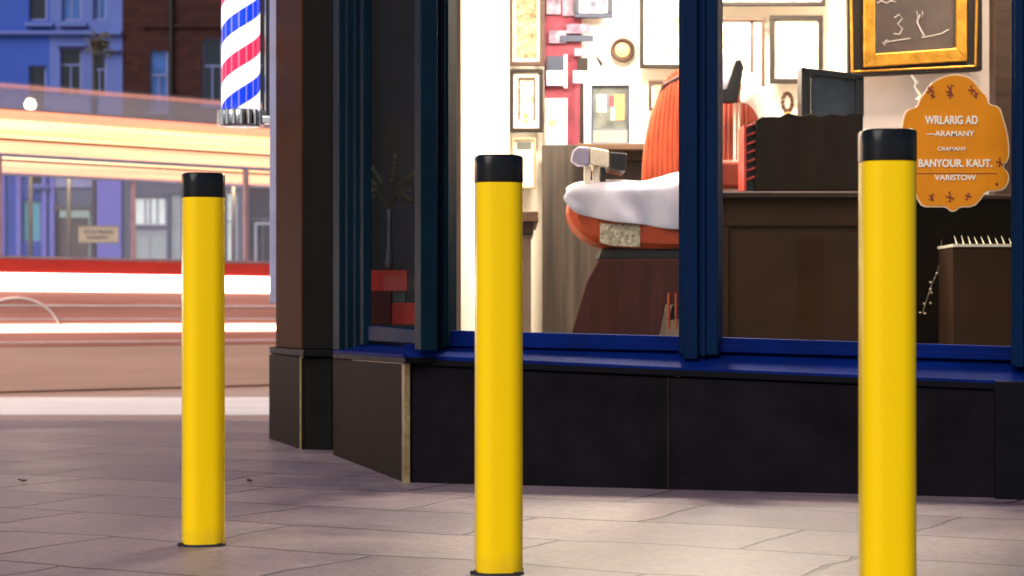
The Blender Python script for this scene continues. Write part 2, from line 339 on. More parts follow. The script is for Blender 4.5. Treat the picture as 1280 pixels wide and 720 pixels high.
# frames
def frame(name,line,rects,m,bevel=.006):
    mb=MB()
    for r in rects: member(mb,line,*r)
    return mb.build(name,m,SH,bevel=bevel)
frame('bottom_rail',FR,[(545,860,yG,yb,.10,.06),(885,1275,yG,yb,.10,.06),(545,860,up(yG,9),up(yb,4),.085,.02),(885,1275,up(yG,9),up(yb,4),.085,.02)],M['sillblue'],.004)
frame('canted_bottom_rail',CT,[(442,530,yG2,yb2,.07,.05)],M['navy'],.004)
frame('corner_post',FR,[(532,560,ZT,up(yb,6),.06,.10),(535,541,ZT,up(yb,6),.045,.02),(551,556,ZT,up(yb,6),.045,.02)],M['teal'],.004)
frame('canted_corner_post',CT,[(518,526,ZT,up(yb2,8),.03,.06)],M['teal'],.004)
frame('left_jamb',CT,[(416,424,ZT,up(yS2,-2),.0,.05),(424,434,ZT,up(yS2,-4),.02,.035),(434,444,ZT,up(yS2,-8),.04,.03),(444,454,ZT,up(yS2,-12),.055,.035)],M['teal'],.004)
frame('mullion',FR,[(848,897,ZT,up(yb,8),.05,.10),(853,872,ZT,up(yb,14),.03,.03),(876,882,ZT,up(yb,10),.04,.02)],M['navy'],.005)
frame('right_post',FR,[(1264,1300,ZT,up(yb,10),.03,.12),(1268,1280,ZT,up(yb,12),.015,.03)],M['navy'],.005)
def pane(name,line,px0,px1,bot,off):
    mb=MB(); member(mb,line,px0,px1,ZT,bot,off,.006); return mb.build(name,M['glass'],SH)
pane('window_pane',FR,556,852,up(yG,3),.128); pane('window_pane',FR,893,1268,up(yG,3),.128); pane('canted_window_pane',CT,450,522,up(yG2,3),.095).data.materials[0]=M['dullglass']
# pilaster
def prism(pts,z0,z1):
    n=len(pts); m=MB(); vs=[(x,y,z0) for x,y in pts]+[(x,y,z1) for x,y in pts]
    fs=[tuple(range(n)),tuple(range(n,2*n))]+[(i,(i+1)%n,n+(i+1)%n,n+i) for i in range(n)]
    return m.add(vs,fs)
zc=8.85
pc=(X(380,zc),zc); pr=(X(415,8.80),8.80); pL=(X(338.5,9.66),9.66)
prism([pc,pr,(pr[0],10.2),(pL[0]+.02,10.2),pL],-.002,Zh(446,zc)).build('pilaster_base',M['pilblack'],SH,bevel=.006)
prism([(X(337,9.64),9.64),(X(379,8.8),8.8),(X(417,8.78),8.78),(pr[0],10.1),(pL[0],10.1)],Zh(446,zc)+.001,Zh(437,zc)).build('pilaster_coping',M['coping'],SH,bevel=.004)
# brown cheeks paint the street-lit side of the dark pilaster
def cheek(a,b,z0,z1,t,name,m):
    d=(Vector(b)-Vector(a)).normalized(); n=Vector((d.y,-d.x))*t
    if n.x>0: n=-n
    return prism([a,b,(b[0]+n.x,b[1]+n.y),(a[0]+n.x,a[1]+n.y)],z0,z1).build(name,m,SH)
cheek((pc[0]-.001,pc[1]),(pL[0],pL[1]),.0,Zh(446,zc)-.004,.008,'pilaster_base_lit_face',M['plinthwarm'])
sc=(X(379,8.88),8.88); sl=(X(347,9.62),9.62)
prism([sc,(pr[0]-.001,8.86),(pr[0]-.001,10.1),(sl[0]+.02,10.1),sl],Zh(437,zc)+.001,6.0).build('pilaster_shaft',M['pilblack'],SH,bevel=.004)
cheek(sc,sl,Zh(437,zc)+.004,5.9,.008,'pilaster_shaft_lit_face',M['pilbrown'])
MB().box(sc[0]-.014,sc[0]+.004,8.868,8.876,.0,Zh(440,zc)-.02).build('pilaster_lit_edge',M['edge'],SH)  # painted highlight along the pilaster's lit corner
# walls, floor, ceiling, upper storey
BW=10.4
w=MB(); w.box(pL[0]+.03,pL[0]+.18,9.7,BW+.55,-.002,6.5); w.box(pL[0]+.18,4.6,BW+.4,BW+.55,-.002,6.5); w.box(4.45,4.6,6.2,BW+.4,-.002,6.5)
w.build('outer_wall',M['plinthwarm'],SH)
u=MB(); member(u,FR,480,1900,('z',6.5),('z',2.75),-.05,.3); u.build('upper_facade',M['plinth'],SH)
u=MB(); member(u,CT,416,500,('z',6.5),('z',2.75),-.03,.3); u.build('canted_upper_facade',M['plinth'],SH)
u=MB(); member(u,FR,1302,1900,('z',2.749),Z0,.02,.25); u.build('right_wall',M['plinth'],SH)
prism([(pL[0]+.05,9.7),(A[0],A[1]+.1),(4.4,6.5),(4.4,BW+.4),(pL[0]+.05,BW+.4)],6.5,6.62).build('roof',M['coping'],SH)
prism([(-.60,8.62),(-.25,7.30),(4.4,6.76),(4.4,BW+.39),(-.95,BW+.39),(-.95,9.9)],2.76,2.86).build('ceiling',M['white_wall'],SH)
prism([(-.58,8.64),(-.25,7.30),(2.9,6.9),(2.9,BW+.39),(-.95,BW+.39),(-.95,9.9)],.0,.30).build('floor',M['walnut'],SH)
MB().box(-.02,2.9,BW,BW+.1,.3,2.76).build('back_wall',M['white_wall'],SH)
rwx=X(1300,BW)
MB().box(rwx,rwx+.1,6.9,BW,.3,2.76).build('side_wall',M['white_wall'],SH)
a=(X(570,7.45),7.45); b=(X(639,BW),BW)
prism([a,b,(b[0]-.05,b[1]),(a[0]-.05,a[1])],.3,2.76).build('partition_wall',M['white_wall'],SH)
prism([(a[0]-.052,a[1]),(b[0]-.052,b[1]),(b[0]-.07,b[1]),(a[0]-.07,a[1])],.3,2.76).build('partition_lining',M['darkwall'],SH)
MB().box(X(558,7.4),X(576,7.4),7.40,7.448,.3,2.75).build('partition_trim',M['trim'],SH,bevel=.008)
MB().box(-.9,b[0]-.08,9.3,9.34,.3,2.76).build('alcove_back_wall',M['darkwall'],SH)
MB().pbox(1243,1266,-300,440,8.6,.1).build('inner_post',M['walnut'],SH,bevel=.006)
MB().pbox(1074,1300,-300,300,8.9,.06).build('inner_screen_wall',M['grey_wall'],SH)
MB().pbox(678,905,181,480,10.2,.12).build('wood_panelling',M['wood'],SH,bevel=.004)
# ceiling lamps of the shop
emitW=mat('lit diffuser',(1,.93,.82),.5,emit=4,ecol=(1,.88,.70),var=0)
for i,(lx,ly,en) in enumerate([(.45,8.7,95),(1.25,9.5,95),(2.1,8.0,34)]):
    ob=thing('ceiling_light',(lx,ly,2.7),'lit ceiling panel light inside the barber shop, out of view above the windows','ceiling light','ceiling lights in the shop')
    MB().box(lx-.3,lx+.3,ly-.3,ly+.3,2.72,2.757).build('housing',M['mat'],ob,bevel=.005)
    MB().box(lx-.27,lx+.27,ly-.27,ly+.27,2.712,2.719).build('diffuser',emitW,ob)
    ld=bpy.data.lights.new('shop_lamp','AREA'); ld.energy=en; ld.size=.5; ld.color=(1,.86,.68)
    lo=bpy.data.objects.new('lamp_light',ld); C.objects.link(lo); lo.parent=ob; lo.location=(0,0,.005)

# ---------------------------------------------------------------- barber pole
ZP=9.75; pxm=ZP/F
def polemat():
    m=bpy.data.materials.new('lit barber stripes'); m.use_nodes=True; nt=m.node_tree; n=nt.nodes; l=nt.links; b=n['Principled BSDF']
    tc=n.new('ShaderNodeTexCoord'); sp=n.new('ShaderNodeSeparateXYZ'); l.new(tc.outputs['Object'],sp.inputs[0])
    def mth(op,a,b_=None,c=None):
        k=n.new('ShaderNodeMath'); k.operation=op
        for i,v in enumerate((a,b_,c)):
            if v is None: continue
            if isinstance(v,(int,float)): k.inputs[i].default_value=v
            else: l.new(v,k.inputs[i])
        return k.outputs[0]
    ang=mth('ARCTAN2',sp.outputs[1],sp.outputs[0])      # -pi..pi
    per=97*pxm
    v=mth('FRACT',mth('ADD',mth('DIVIDE',sp.outputs[2],per),mth('ADD',mth('DIVIDE',ang,-2*math.pi),10.0+OFF)))
    rp=n.new('ShaderNodeValToRGB'); rp.color_ramp.interpolation='CONSTANT'
    cols=[(0,(1,.97,.98)),(.27,(.90,.03,.10)),(.5,(1,.97,.98)),(.77,(.008,.05,.75))]
    e=rp.color_ramp.elements; e[0].position=0; e[0].color=(*cols[0][1],1); e[1].position=.27; e[1].color=(*cols[1][1],1)
    for p,c in cols[2:]: q=e.new(p); q.color=(*c,1)
    l.new(v,rp.inputs[0])
    # pale vertical lines paint reflections on the ribbed glass into the stripes
    rb=mth('FRACT',mth('MULTIPLY',ang,16/(2*math.pi)))
    rib_glint=mth('MULTIPLY',mth('LESS_THAN',rb,.16),.28)
    mx=n.new('ShaderNodeMix'); mx.data_type='RGBA'; l.new(rib_glint,mx.inputs[0]); l.new(rp.outputs[0],mx.inputs[6]); mx.inputs[7].default_value=(.9,.75,.95,1)
    l.new(mx.outputs[2],b.inputs['Base Color']); l.new(mx.outputs[2],b.inputs['Emission Color']); b.inputs['Emission Strength'].default_value=.75; b.inputs['Roughness'].default_value=.25
    return m
OFF=.52
pc0=P(301,137,ZP)
BP=thing('barber_pole',(pc0.x,pc0.y,pc0.z),'lit red, white and blue striped barber pole hanging beside the brown pilaster','barber pole')
r0=24*pxm
M['pole']=polemat()
MB().lathe([(r0,.0),(r0,.95)],pc0,48).build('striped_cylinder',M['pole'],BP)
bs=MB(); bs.lathe([(r0*.8,-.085),(r0*1.02,-.082),(r0*1.12,-.07),(r0*1.12,-.012),(r0*1.05,-.004),(r0*.9,.004)],pc0,48)
for k in range(18):
    a_=2*math.pi*k/18; bs.tube([(pc0.x+r0*1.12*math.cos(a_),pc0.y+r0*1.12*math.sin(a_),pc0.z-.078),(pc0.x+r0*1.12*math.cos(a_),pc0.y+r0*1.12*math.sin(a_),pc0.z-.006)],.011,8)
bs.build('bottom_collar',M['chrome'],BP)
MB().lathe([(r0*1.12,.95),(r0*1.15,1.02),(r0*.9,1.08),(r0*.3,1.14)],pc0,40).build('top_cap',M['chrome'],BP)
br=MB(); br.box(pc0.x+r0*1.0,pL[0]+.03,ZP-.035,ZP+.035,pc0.z-.07,pc0.z-.035); br.build('bracket_arm',M['chrome'],BP,bevel=.004)
br=MB(); br.box(pc0.x+r0*1.0,pL[0]+.03,ZP-.035,ZP+.035,pc0.z+.96,pc0.z+1.0)
br.build('bracket_arm',M['chrome'],BP,bevel=.004)
br=MB(); br.box(pc0.x+r0*1.12,pL[0]-.015,ZP+.0,ZP+.03,pc0.z-.03,pc0.z+1.1); br.build('back_board',M['black'],BP)
br=MB(); br.tube([(pc0.x+r0*1.3,ZP-.01,pc0.z-.03),(pc0.x+r0*1.3,ZP-.01,pc0.z+1.1)],.004,8); br.build('support_rod',M['chrome'],BP)
br=MB(); br.box(pL[0]-.012,pL[0]+.029,ZP-.04,ZP+.05,pc0.z-.95,pc0.z+1.2); br.build('wall_plate',mat('pale lilac metal',(.35,.34,.5),.4),BP,bevel=.004)

# ---------------------------------------------------------------- inside: pictures
def picture(x0,x1,y0,y1,Z,fm,label,border=5,matw=6,paint=None,art=(),cat='picture',tilt=0,group='pictures on the shop wall',matm=None):
    c=P((x0+x1)/2,y1,Z); t=thing('picture_frame' if cat=='picture' else cat.replace(' ','_'),(c.x,c.y,c.z),label,cat,group)
    s=Z/F; D=.03
    f=MB(); b=border
    f.pbox(x0,x1,y0,y0+b,Z-D,D); f.pbox(x0,x1,y1-b,y1,Z-D,D); f.pbox(x0,x0+b,y0+b,y1-b,Z-D,D); f.pbox(x1-b,x1,y0+b,y1-b,Z-D,D)
    f.build('frame',fm,t,bevel=.003)
    MB().pbox(x0+b,x1-b,y0+b,y1-b,Z-.012,.008).build('mount_board',matm or M['mat'],t)
    if paint:
        MB().pbox(x0+b+matw,x1-b-matw,y0+b+matw,y1-b-matw,Z-.0145,.002).build('artwork',paint,t)
    for k,(ax0,ax1,ay0,ay1,am) in enumerate(art):
        MB().pbox(ax0,ax1,ay0,ay1,Z-.0165-.0007*k,.0015).build('artwork_patch',am,t)
    return t
art_b=mat('brown sketch print',(.15,.06,.02),.8,var=.6,vscale=28,col2=(.75,.5,.3))
art_p=mat('pale sketch print',(.35,.25,.13),.8,var=.35,vscale=25,col2=(.8,.72,.6))
art_y=mat('yellow print',(.55,.38,.06),.8,var=.4,vscale=18,col2=(.85,.75,.45))
art_g=mat('grey green print',(.04,.05,.05),.7,var=.4,vscale=14,col2=(.13,.14,.13))
art_s=mat('slate print',(.06,.08,.15),.7,var=.4,vscale=20,col2=(.35,.37,.5))
pr_=mat('red print',(.6,.03,.05),.6); po_=mat('ochre print',(.55,.27,.07),.6,var=.5,vscale=50)
picture(636,680,-40,82,10.3,M['frame_brown'],'tall brown framed sketch at the top of the left window picture column',5,4,art_b)
picture(637,679,86,165,10.3,M['frame_dark'],'small dark brown double framed print directly below the tall brown framed sketch',5,5,art_p,[(648,650,100,150,M['frame_brown']),(667,669,100,150,M['frame_brown']),(648,669,97,100,M['frame_brown']),(655,660,142,147,po_)])
picture(640,670,172,236,10.3,M['frame_pale'],'narrow cream framed card lowest in the left picture column',3,4,M['mat'],[(646,664,178,187,art_g)])
picture(718,766,-40,22,10.35,M['frame_blue'],'slate blue framed photo cut by the top edge, above the round frame',6,3,art_s)
picture(800,868,-60,85,10.3,M['frame_dark'],'large dark framed yellow and white print beside the navy mullion',5,14,art_y)
picture(811,836,100,138,10.33,M['frame_brown'],'small brown framed print partly behind the orange chair back',4,2,art_b)
picture(868,956,22,108,10.3,M['frame_brown'],'brown framed sketch behind the cream towel in the right window',4,14,art_p,[(938,942,26,100,M['frame_brown'])])
picture(963,1029,19,104,10.3,M['frame_dark'],'dark framed almost blank white print above the black box',6,0,None,[(980,984,70,80,art_p),(1003,1008,60,75,art_p)])
picture(880,1032,-80,7,10.25,M['frame_dark'],'wide dark framed picture cut by the top edge in the right window',5,5,art_b)
t=thing('round_frame',tuple(P(778,78,10.35)),'small round brown wooden wall frame in the left window','round frame')
c_=P(778,63,10.37); MB().lathe([(15*.00417,0),(15*.00417,-.02),(13*.00417,-.035),(10.5*.00417,-.02),(10.5*.00417,-.01)],(c_.x,c_.y,c_.z),36,'y').build('frame',M['frame_brown'],t)
MB().lathe([(10.4*.00417,-.012),(9*.00417,-.016)],(c_.x,c_.y,c_.z),36,'y').build('disc',mat('tan disc',(.45,.30,.16),.6,var=.3),t)
# grey poster
picture(739,787,106,180,10.15,M['frame_blue'],'grey collage print leaning on the dark shelf behind the barber chair',2,0,None,
    [(741,785,108,160,art_g),(746,758,118,140,mat('pale patch',(.4,.42,.42),.6)),(762,768,120,134,pr_),(768,780,118,150,po_),(764,768,134,150,M['mat']),(741,785,160,163,M['greybox']),(741,785,163,178,mat('mid grey print',(.2,.21,.2),.6))],matm=M['greybox'],group=None)
tag(MB().extr([(744,70),(747,70),(754,80),(751,83)],10.36,.02).build('wall_hook',M['frame_dark']),'tiny slanted dark hook on the white wall below the round frame','hook')
# tall mirror: its red and purple reflections are painted as flat patches
t=thing('mirror_panel',tuple(P(703,182,10.3)),'tall red and purple mirror panel with its reflections painted as patches behind the tap','mirror panel')
rp_=mat('painted red reflection',(.22,.035,.06),.8,var=.4,vscale=9); pu_=mat('painted purple reflection',(.13,.08,.17),.8,var=.4,vscale=16,col2=(.42,.32,.42))
MB().pbox(681,727,-60,181,10.37,.02).build('backing',rp_,t)
for k,(a0,a1,b0,b1,mm) in enumerate([(683,701,-20,18,pu_),(703,722,-30,20,pu_),(686,708,38,54,pu_),(708,738,30,42,pu_),(700,742,44,52,M['frame_blue']),(683,705,70,88,M['frame_blue']),(683,705,88,107,mat('pale blue box',(.42,.48,.75),.8)),(705,709,68,110,M['mat']),(718,733,60,70,pu_),(722,735,72,88,M['frame_dark']),(716,728,88,104,M['lilac']),(681,709,123,181,M['mat']),(686,696,148,158,M['frame_pale']),(725,730,104,181,M['frame_dark'])]):
    MB().pbox(a0,a1,b0,b1,10.355-.003*k,.012).build('mirror_patch',mm,t,bevel=.002)
# shelf behind chair, ledge at left
t=thing('wall_shelf',tuple(P(765,200,9.95)),'dark brown shelf along the wall behind the barber chair','shelf')
MB().pbox(722,905,179,187,9.9,.28).build('shelf_board',M['ledge'],t,bevel=.004)
MB().pbox(728,905,188,200,10.0,.18).build('apron',M['walnut'],t,bevel=.004)
t=thing('side_counter',tuple(P(620,420,9.0)),'pale side cabinet with a brown wooden ledge behind the middle bollard','cabinet')
MB().pbox(560,673,264,277,8.9,.9).build('ledge',M['ledge'],t,bevel=.004)
MB().pbox(560,667,278,292,8.95,.8).build('apron',M['walnut'],t,bevel=.003)
MB().pbox(560,664,293,470,9.0,.7).build('cabinet_body',M['cabinet_light'],t,bevel=.004)

# ---------------------------------------------------------------- barber chair (orange)
Zc=8.25
t=thing('barber_chair',tuple(P(790,480,Zc)),'orange leather barber chair with white towel over its seat','barber chair')
sm=MB(); sm.extr(smooth_poly([(711,250),(717,238),(740,233),(880,228),(907,230),(907,300),(860,310),(800,311),(765,308),(738,301),(720,286),(711,268)],2),Zc,.46,.03)
sm.build('seat',M['orange'],t,bevel=.012,seg=3)
MB().extr([(750,279),(800,281),(800,309),(764,307),(750,303)],Zc-.004,.02).build('seat_badge',M['speckle'],t,bevel=.002)
bk=MB()
for i in range(13):
    xb=lerp(806,884,i/12); xt=lerp(824,874,i/12); hy=[122,108,100,95,91,89,87,86,87,89,92,97,104][i]
    pts=[P(lerp(xb,xt,k/8),lerp(236,hy,k/8),Zc+.36+.10*(k/8)) for k in range(9)]
    r_=[.0150]*7+[.013,.006]; pts=[p+Vector((-.018*math.sin(math.pi*(q_/8))*(1-i/12),0,0)) for q_,p in enumerate(pts)]
    bk.tube(pts,r_,12)
bk.build('backrest',M['orange'],t)
MB().extr([(803,236),(812,150),(828,104),(850,92),(872,96),(888,236)],Zc+.44,.05,.01).build('backrest_shell',M['maroon'],t,bevel=.01)
am=MB(); am.extr([(714,200),(716,188),(724,183),(737,184),(737,206),(722,206)],Zc+.0,.10,.006); am.build('armrest_end',M['lilac'],t,bevel=.006)
am=MB(); am.extr([(738,184),(761,188),(761,208),(738,205)],Zc+.0,.36,.006); am.build('armrest_pad',M['cream'],t,bevel=.006)
am=MB(); am.extr([(730,207),(739,207),(738,232),(730,232)],Zc+.03,.03); am.extr([(741,208),(749,208),(749,232),(741,232)],Zc+.05,.03); am.build('armrest_support',M['cream'],t,bevel=.003)
am=MB(); am.extr([(762,190),(784,192),(782,214),(762,209)],Zc+.04,.32); am.extr([(750,209),(757,209),(757,232),(750,232)],Zc+.06,.05); am.build('armrest_panel',M['black'],t,bevel=.004)
MB().extr([(752,311),(905,311),(905,323),(748,323)],Zc+.05,.36).build('seat_base',M['black'],t,bevel=.004)
MB().extr([(748,324),(905,324),(905,380),(832,380),(812,480),(700,480),(712,424),(733,352)],Zc+.02,.04,.006).build('leg_rest',M['maroon'],t,bevel=.008)
MB().extr([(840,382),(905,382),(905,400),(836,400)],Zc+.10,.25).build('footplate',M['black'],t,bevel=.004)
am=MB(); am.tube([P(836,366,Zc),P(836,412,Zc)],.006); am.tube([P(845,366,Zc),P(845,412,Zc)],.005); am.build('footrest_rod',mat('red lacquered rod',(.35,.05,.02),.3),t)
cc=P(800,470,Zc+.3); MB().lathe([(.22,0),(.22,.02),(.08,.05),(.06,.30)],(cc.x,cc.y,.30),32).build('pedestal',M['chrome'],t)
# towel
def towel(name,cols,Z0_,m,label,cat,thick=.006,wav=.010,fold=5):
    """cols: list of (px, [(py, dz)...]) columns from back/top to the hem"""
    mb=MB(); n=len(cols); k=len(cols[0][1]); vs=[]
    for i,(px,rows) in enumerate(cols):
        for j,(py,dz) in enumerate(rows):
            ph=math.sin(i*.55-j*.9)*wav*(j/(k-1))
            vs.append(P(px+2.2*math.sin(j*1.1+i*.9),py,Z0_+dz+ph))
    fs=[(i*k+j,(i+1)*k+j,(i+1)*k+j+1,i*k+j+1) for i in range(n-1) for j in range(k-1)]
    mb.add(vs,fs,True); o=mb.build(name,m,solid=thick,sub=2); return tag(o,label,cat)
cols=[]
hem=[(706,252),(712,262),(720,268),(730,270),(742,272),(754,275),(766,277),(778,279),(790,280),(800,281),(810,282),(820,284),(832,286),(845,288),(860,286),(880,280),(900,278)]
for i,(px,hy) in enumerate(hem):
    topy=interp([(706,240),(715,232),(740,230),(770,228),(800,231),(825,226),(850,218),(900,214)],px)
    wv=6*math.sin(i*1.3)
    cols.append((px,[(topy-4,.30),(topy-2,.12),(topy,.0-.02),(lerp(topy,hy,.3),-.026+.008*math.sin(i*.9)),(lerp(topy,hy,.55),-.024+.020*math.sin(i*1.0-1.2)),(lerp(topy,hy,.8),-.024+.022*math.sin(i*1.0-2.0)),(hy,-.020+.018*math.sin(i*1.0-2.4))]))
towel('towel',cols,Zc,M['towel'],'white cotton towel draped over the orange barber chair seat','towel')

# ---------------------------------------------------------------- second chair (right pane)
Zd=8.9
t=thing('barber_chair',tuple(P(925,480,Zd)),'red ribbed barber chair with black headrest left of the covered dark box','barber chair')
bk=MB()
for i in range(11):
    xb=lerp(884,950,i/10); xt=lerp(892,942,i/10); hy=[112,108,104,101,100,102,105,109,114,121,130][i]
    bk.tube([P(lerp(xb,xt,k/8),lerp(238,hy,k/8),Zd+.08*(k/8)) for k in range(9)],[.0165]*7+[.014,.007],10)
bk.build('backrest',M['red_leather'],t)
MB().extr([(880,238),(890,120),(950,120),(956,238)],Zd+.09,.04,.01).build('backrest_shell',M['maroon'],t,bevel=.008)
MB().extr([(884,200),(975,200),(975,236),(884,236)],Zd-.12,.30,.02).build('seat',M['red_leather'],t,bevel=.02)
hb=MB(); hb.extr([(890,114),(908,112),(920,75),(926,74),(930,84),(922,128),(890,128)],Zd-.06,.07,.004); hb.build('headrest',M['black'],t,bevel=.008)
cc=P(925,470,Zd+.1); MB().lathe([(.22,0),(.22,.02),(.07,.05),(.06,.55)],(cc.x,cc.y,.30),32).build('pedestal',M['chrome'],t)
cols=[]
for i in range(9):
    u_=i/8; px=lerp(926,972,u_); top=interp([(926,88),(945,98),(960,120),(972,150)],px); bot=interp([(926,128),(940,132),(955,170),(972,215)],px)
    cols.append((px,[(top-3,.05),(top,-.05),(lerp(top,bot,.35),-.075+.02*math.sin(i*1.7)),(lerp(top,bot,.7),-.07+.02*math.sin(i*1.7+1)),(bot,-.06)]))
towel('towel',cols,Zd-.02,M['towel2'],'cream towel slung over the shoulder of the red barber chair','towel')
st=MB(); 
for x_ in (919,924): st.tube([P(x_,128,Zd-.04),P(x_-1,236,Zd-.04)],.006)
tag(st.build('cape_cord',M['cream']),'pair of cream cords hanging down the red barber chair back','cord')
# hanging cape at the left edge of the right pane
cols=[(px,[(62,.03),(70,-.0),(85,.01),(100,0),(113,.01)]) for px in (880,888,896,904,911)]
towel('towel',cols,Zd+.05,M['towel'],'grey white cloth hanging behind the black headrest beside the mullion','towel')

# ---------------------------------------------------------------- counter with boxes (right pane)
Zk=8.0
t=thing('counter_cabinet',tuple(P(1015,480,Zk)),'long dark brown counter with a recessed panel in the right window','counter')
MB().pbox(870,1150,240,247,Zk-.06,.50).build('countertop',M['walnut'],t,bevel=.004)
MB().pbox(870,1150,239,241,Zk-.066,.006).build('countertop_edge',mat('pale worn edge',(.35,.26,.22),.4),t)
MB().pbox(876,1140,249,480,Zk+.02,.38).build('cabinet_body',M['cabinet'],t)
d=MB(); d.pbox(899,1140,249,283,Zk,.02); d.pbox(899,911,283,480,Zk,.02); d.build('door_rail',M['cabinet'],t,bevel=.005)
MB().pbox(918,1132,291,470,Zk+.012,.01).build('door_panel',M['cabinet'],t,bevel=.006)
bx=MB(); top=[(945,151),(952,146),(975,146),(985,141),(1000,145),(1012,142),(1026,146),(1040,142),(1056,145),(1066,141),(1079,142)]
bx.extr([(945,238)]+top+[(1079,238)],Zk-.02,.30,.004)
tag(bx.build('covered_box',mat('dark grey brown cloth',(.020,.0125,.009),.8,var=.3,vscale=8,stretch=(3,3,.5),spec=.1),bevel=.004),'tall dark brown covered box with ragged top edge standing on the counter','box')
t=thing('slatted_crate',tuple(P(938,239,Zk)),'narrow red edged crate with slats beside the covered box','crate')
sl_=MB(); rm=mat('red lacquer',(.5,.04,.025),.4)
for k in range(7): sl_.extr([(931,158+11*k),(944,153+11*k),(944,156+11*k),(931,161+11*k)],Zk+.0,.18)
sl_.build('slat',rm,t,bevel=.001)
MB().extr([(930,156),(933,154),(933,238),(930,238)],Zk-.01,.2).build('post',rm,t); MB().pbox(934,944,155,238,Zk+.03,.15).build('side_panel',M['black'],t)
t=thing('display_case',tuple(P(1040,143,Zk+.1)),'black box shaped display case with a grey glass front on top of the covered box','display case')
c=MB(); Zv=Zk+.02
c.extr([(1002,84),(1006,84),(1008,146),(1002,146)],Zv,.12); c.extr([(1002,84),(1080,93),(1080,101),(1004,92)],Zv,.12); c.extr([(1070,96),(1080,97),(1080,146),(1070,146)],Zv,.12)
c.build('casing',M['black'],t,bevel=.002)
MB().extr([(1006,92),(1013,93),(1013,144),(1006,144)],Zv+.01,.09).build('inner_reveal',M['black'],t)
MB().extr([(1014,94),(1070,98),(1070,145),(1014,145)],Zv+.03,.04).build('screen',mat('grey glass screen',(.045,.05,.06),.12,var=.5,vscale=6),t)
t=thing('wall_ornament',tuple(P(983,144,10.3)),'small brown ring ornament on the cream wall left of the black case','ornament')
c_=P(984,128,10.33); o_=MB()
for k in range(12):
    a_=2*math.pi*k/12; o_.tube([(c_.x+.034*math.cos(a_)*.8,c_.y,c_.z+.05*math.sin(a_)),(c_.x+.030*math.cos(a_+.5)*.8,c_.y-.015,c_.z+.045*math.sin(a_+.5))],.010,8)
o_.build('ring',M['frame_brown'],t)
o_=MB(); o_.tube([(c_.x,c_.y,c_.z-.05),(c_.x+.01,c_.y,c_.z-.09)],[.02,.008],8); o_.build('drop',po_,t)

# ---------------------------------------------------------------- gilded blackboard
Zg=8.75
t=thing('framed_blackboard',tuple(P(1145,92,Zg)),'blackboard with chalk figures in a wide gilt frame, hanging in the right window','blackboard')
def quadframe(o,i,Z,d,m,name):
    mb=MB()
    for k in range(4):
        k2=(k+1)%4; mb.extr([o[k],o[k2],i[k2],i[k]],Z,d)
    return mb.build(name,m,t,bevel=.004)
O0=[(1058,-170),(1228,-170),(1228,88),(1060,96)]; O1=[(1080,-150),(1209,-150),(1209,76),(1080,84)]; O2=[(1094,-136),(1196,-136),(1196,60),(1094,67)]
quadframe(O0,O1,Zg,.05,M['frame_dark'],'outer_frame'); quadframe(O1,O2,Zg-.02,.05,M['gold'],'gilt_frame')
quadframe([(1060,-160),(1226,-160),(1221,84),(1064,91)],[(1063,-150),(1222,-150),(1218,81),(1067,88)],Zg-.006,.01,M['gold'],'bead')
MB().extr(O2,Zg+.01,.02).build('board',M['chalkboard'],t)
ck=MB()
def stroke(pts,r=.0026): ck.tube([P(x,y,Zg+.008) for x,y in pts],r,6)
stroke([(1103,54),(1118,51),(1138,48)]); stroke([(1118,22),(1124,18),(1128,23),(1122,30),(1128,36),(1124,43),(1117,42)])
stroke([(1152,47),(1165,45),(1177,42),(1186,37)]); stroke([(1150,18),(1146,27),(1150,36),(1155,45)],.004); stroke([(1146,14),(1147,24),(1153,24),(1153,14)])
stroke([(1096,4),(1102,1),(1108,4),(1114,1),(1120,3)],.003); stroke([(1105,57),(1108,50),(1112,52)])
ck.build('chalk_writing',M['chalk'],t)

# ---------------------------------------------------------------- orange plaque
Zs=FR.at(1195,.2).y
half=[(1196,92),(1210,95),(1218,101),(1226,112),(1234,119),(1236,130),(1250,133),(1254,146),(1260,166),(1262,186),(1261,200),(1253,208),(1261,216),(1262,226),(1256,237),(1246,239),(1233,239),(1226,250),(1217,259),(1200,259),(1195,264),(1189,265),(1183,259),(1168,259),(1153,259),(1147,250),(1143,240),(1131,238),(1124,232),(1123,222),(1130,213),(1123,205),(1122,190),(1126,166),(1129,146),(1133,137),(1147,133),(1149,124),(1156,115),(1163,104),(1174,97),(1186,93)]
t=thing('hanging_sign',tuple(P(1193,265,Zs)),'orange scalloped plaque with cream lettering hanging in the right window','sign')
sp_=smooth_poly(half,1); MB().extr(sp_,Zs,.010).build('sign_edge',M['signedge'],t)
cx_,cy_=1193,180; MB().extr([(cx_+(x-cx_)*.972,cy_+(y-cy_)*.978) for x,y in sp_],Zs-.002,.003).build('sign_face',M['orangesign'],t)
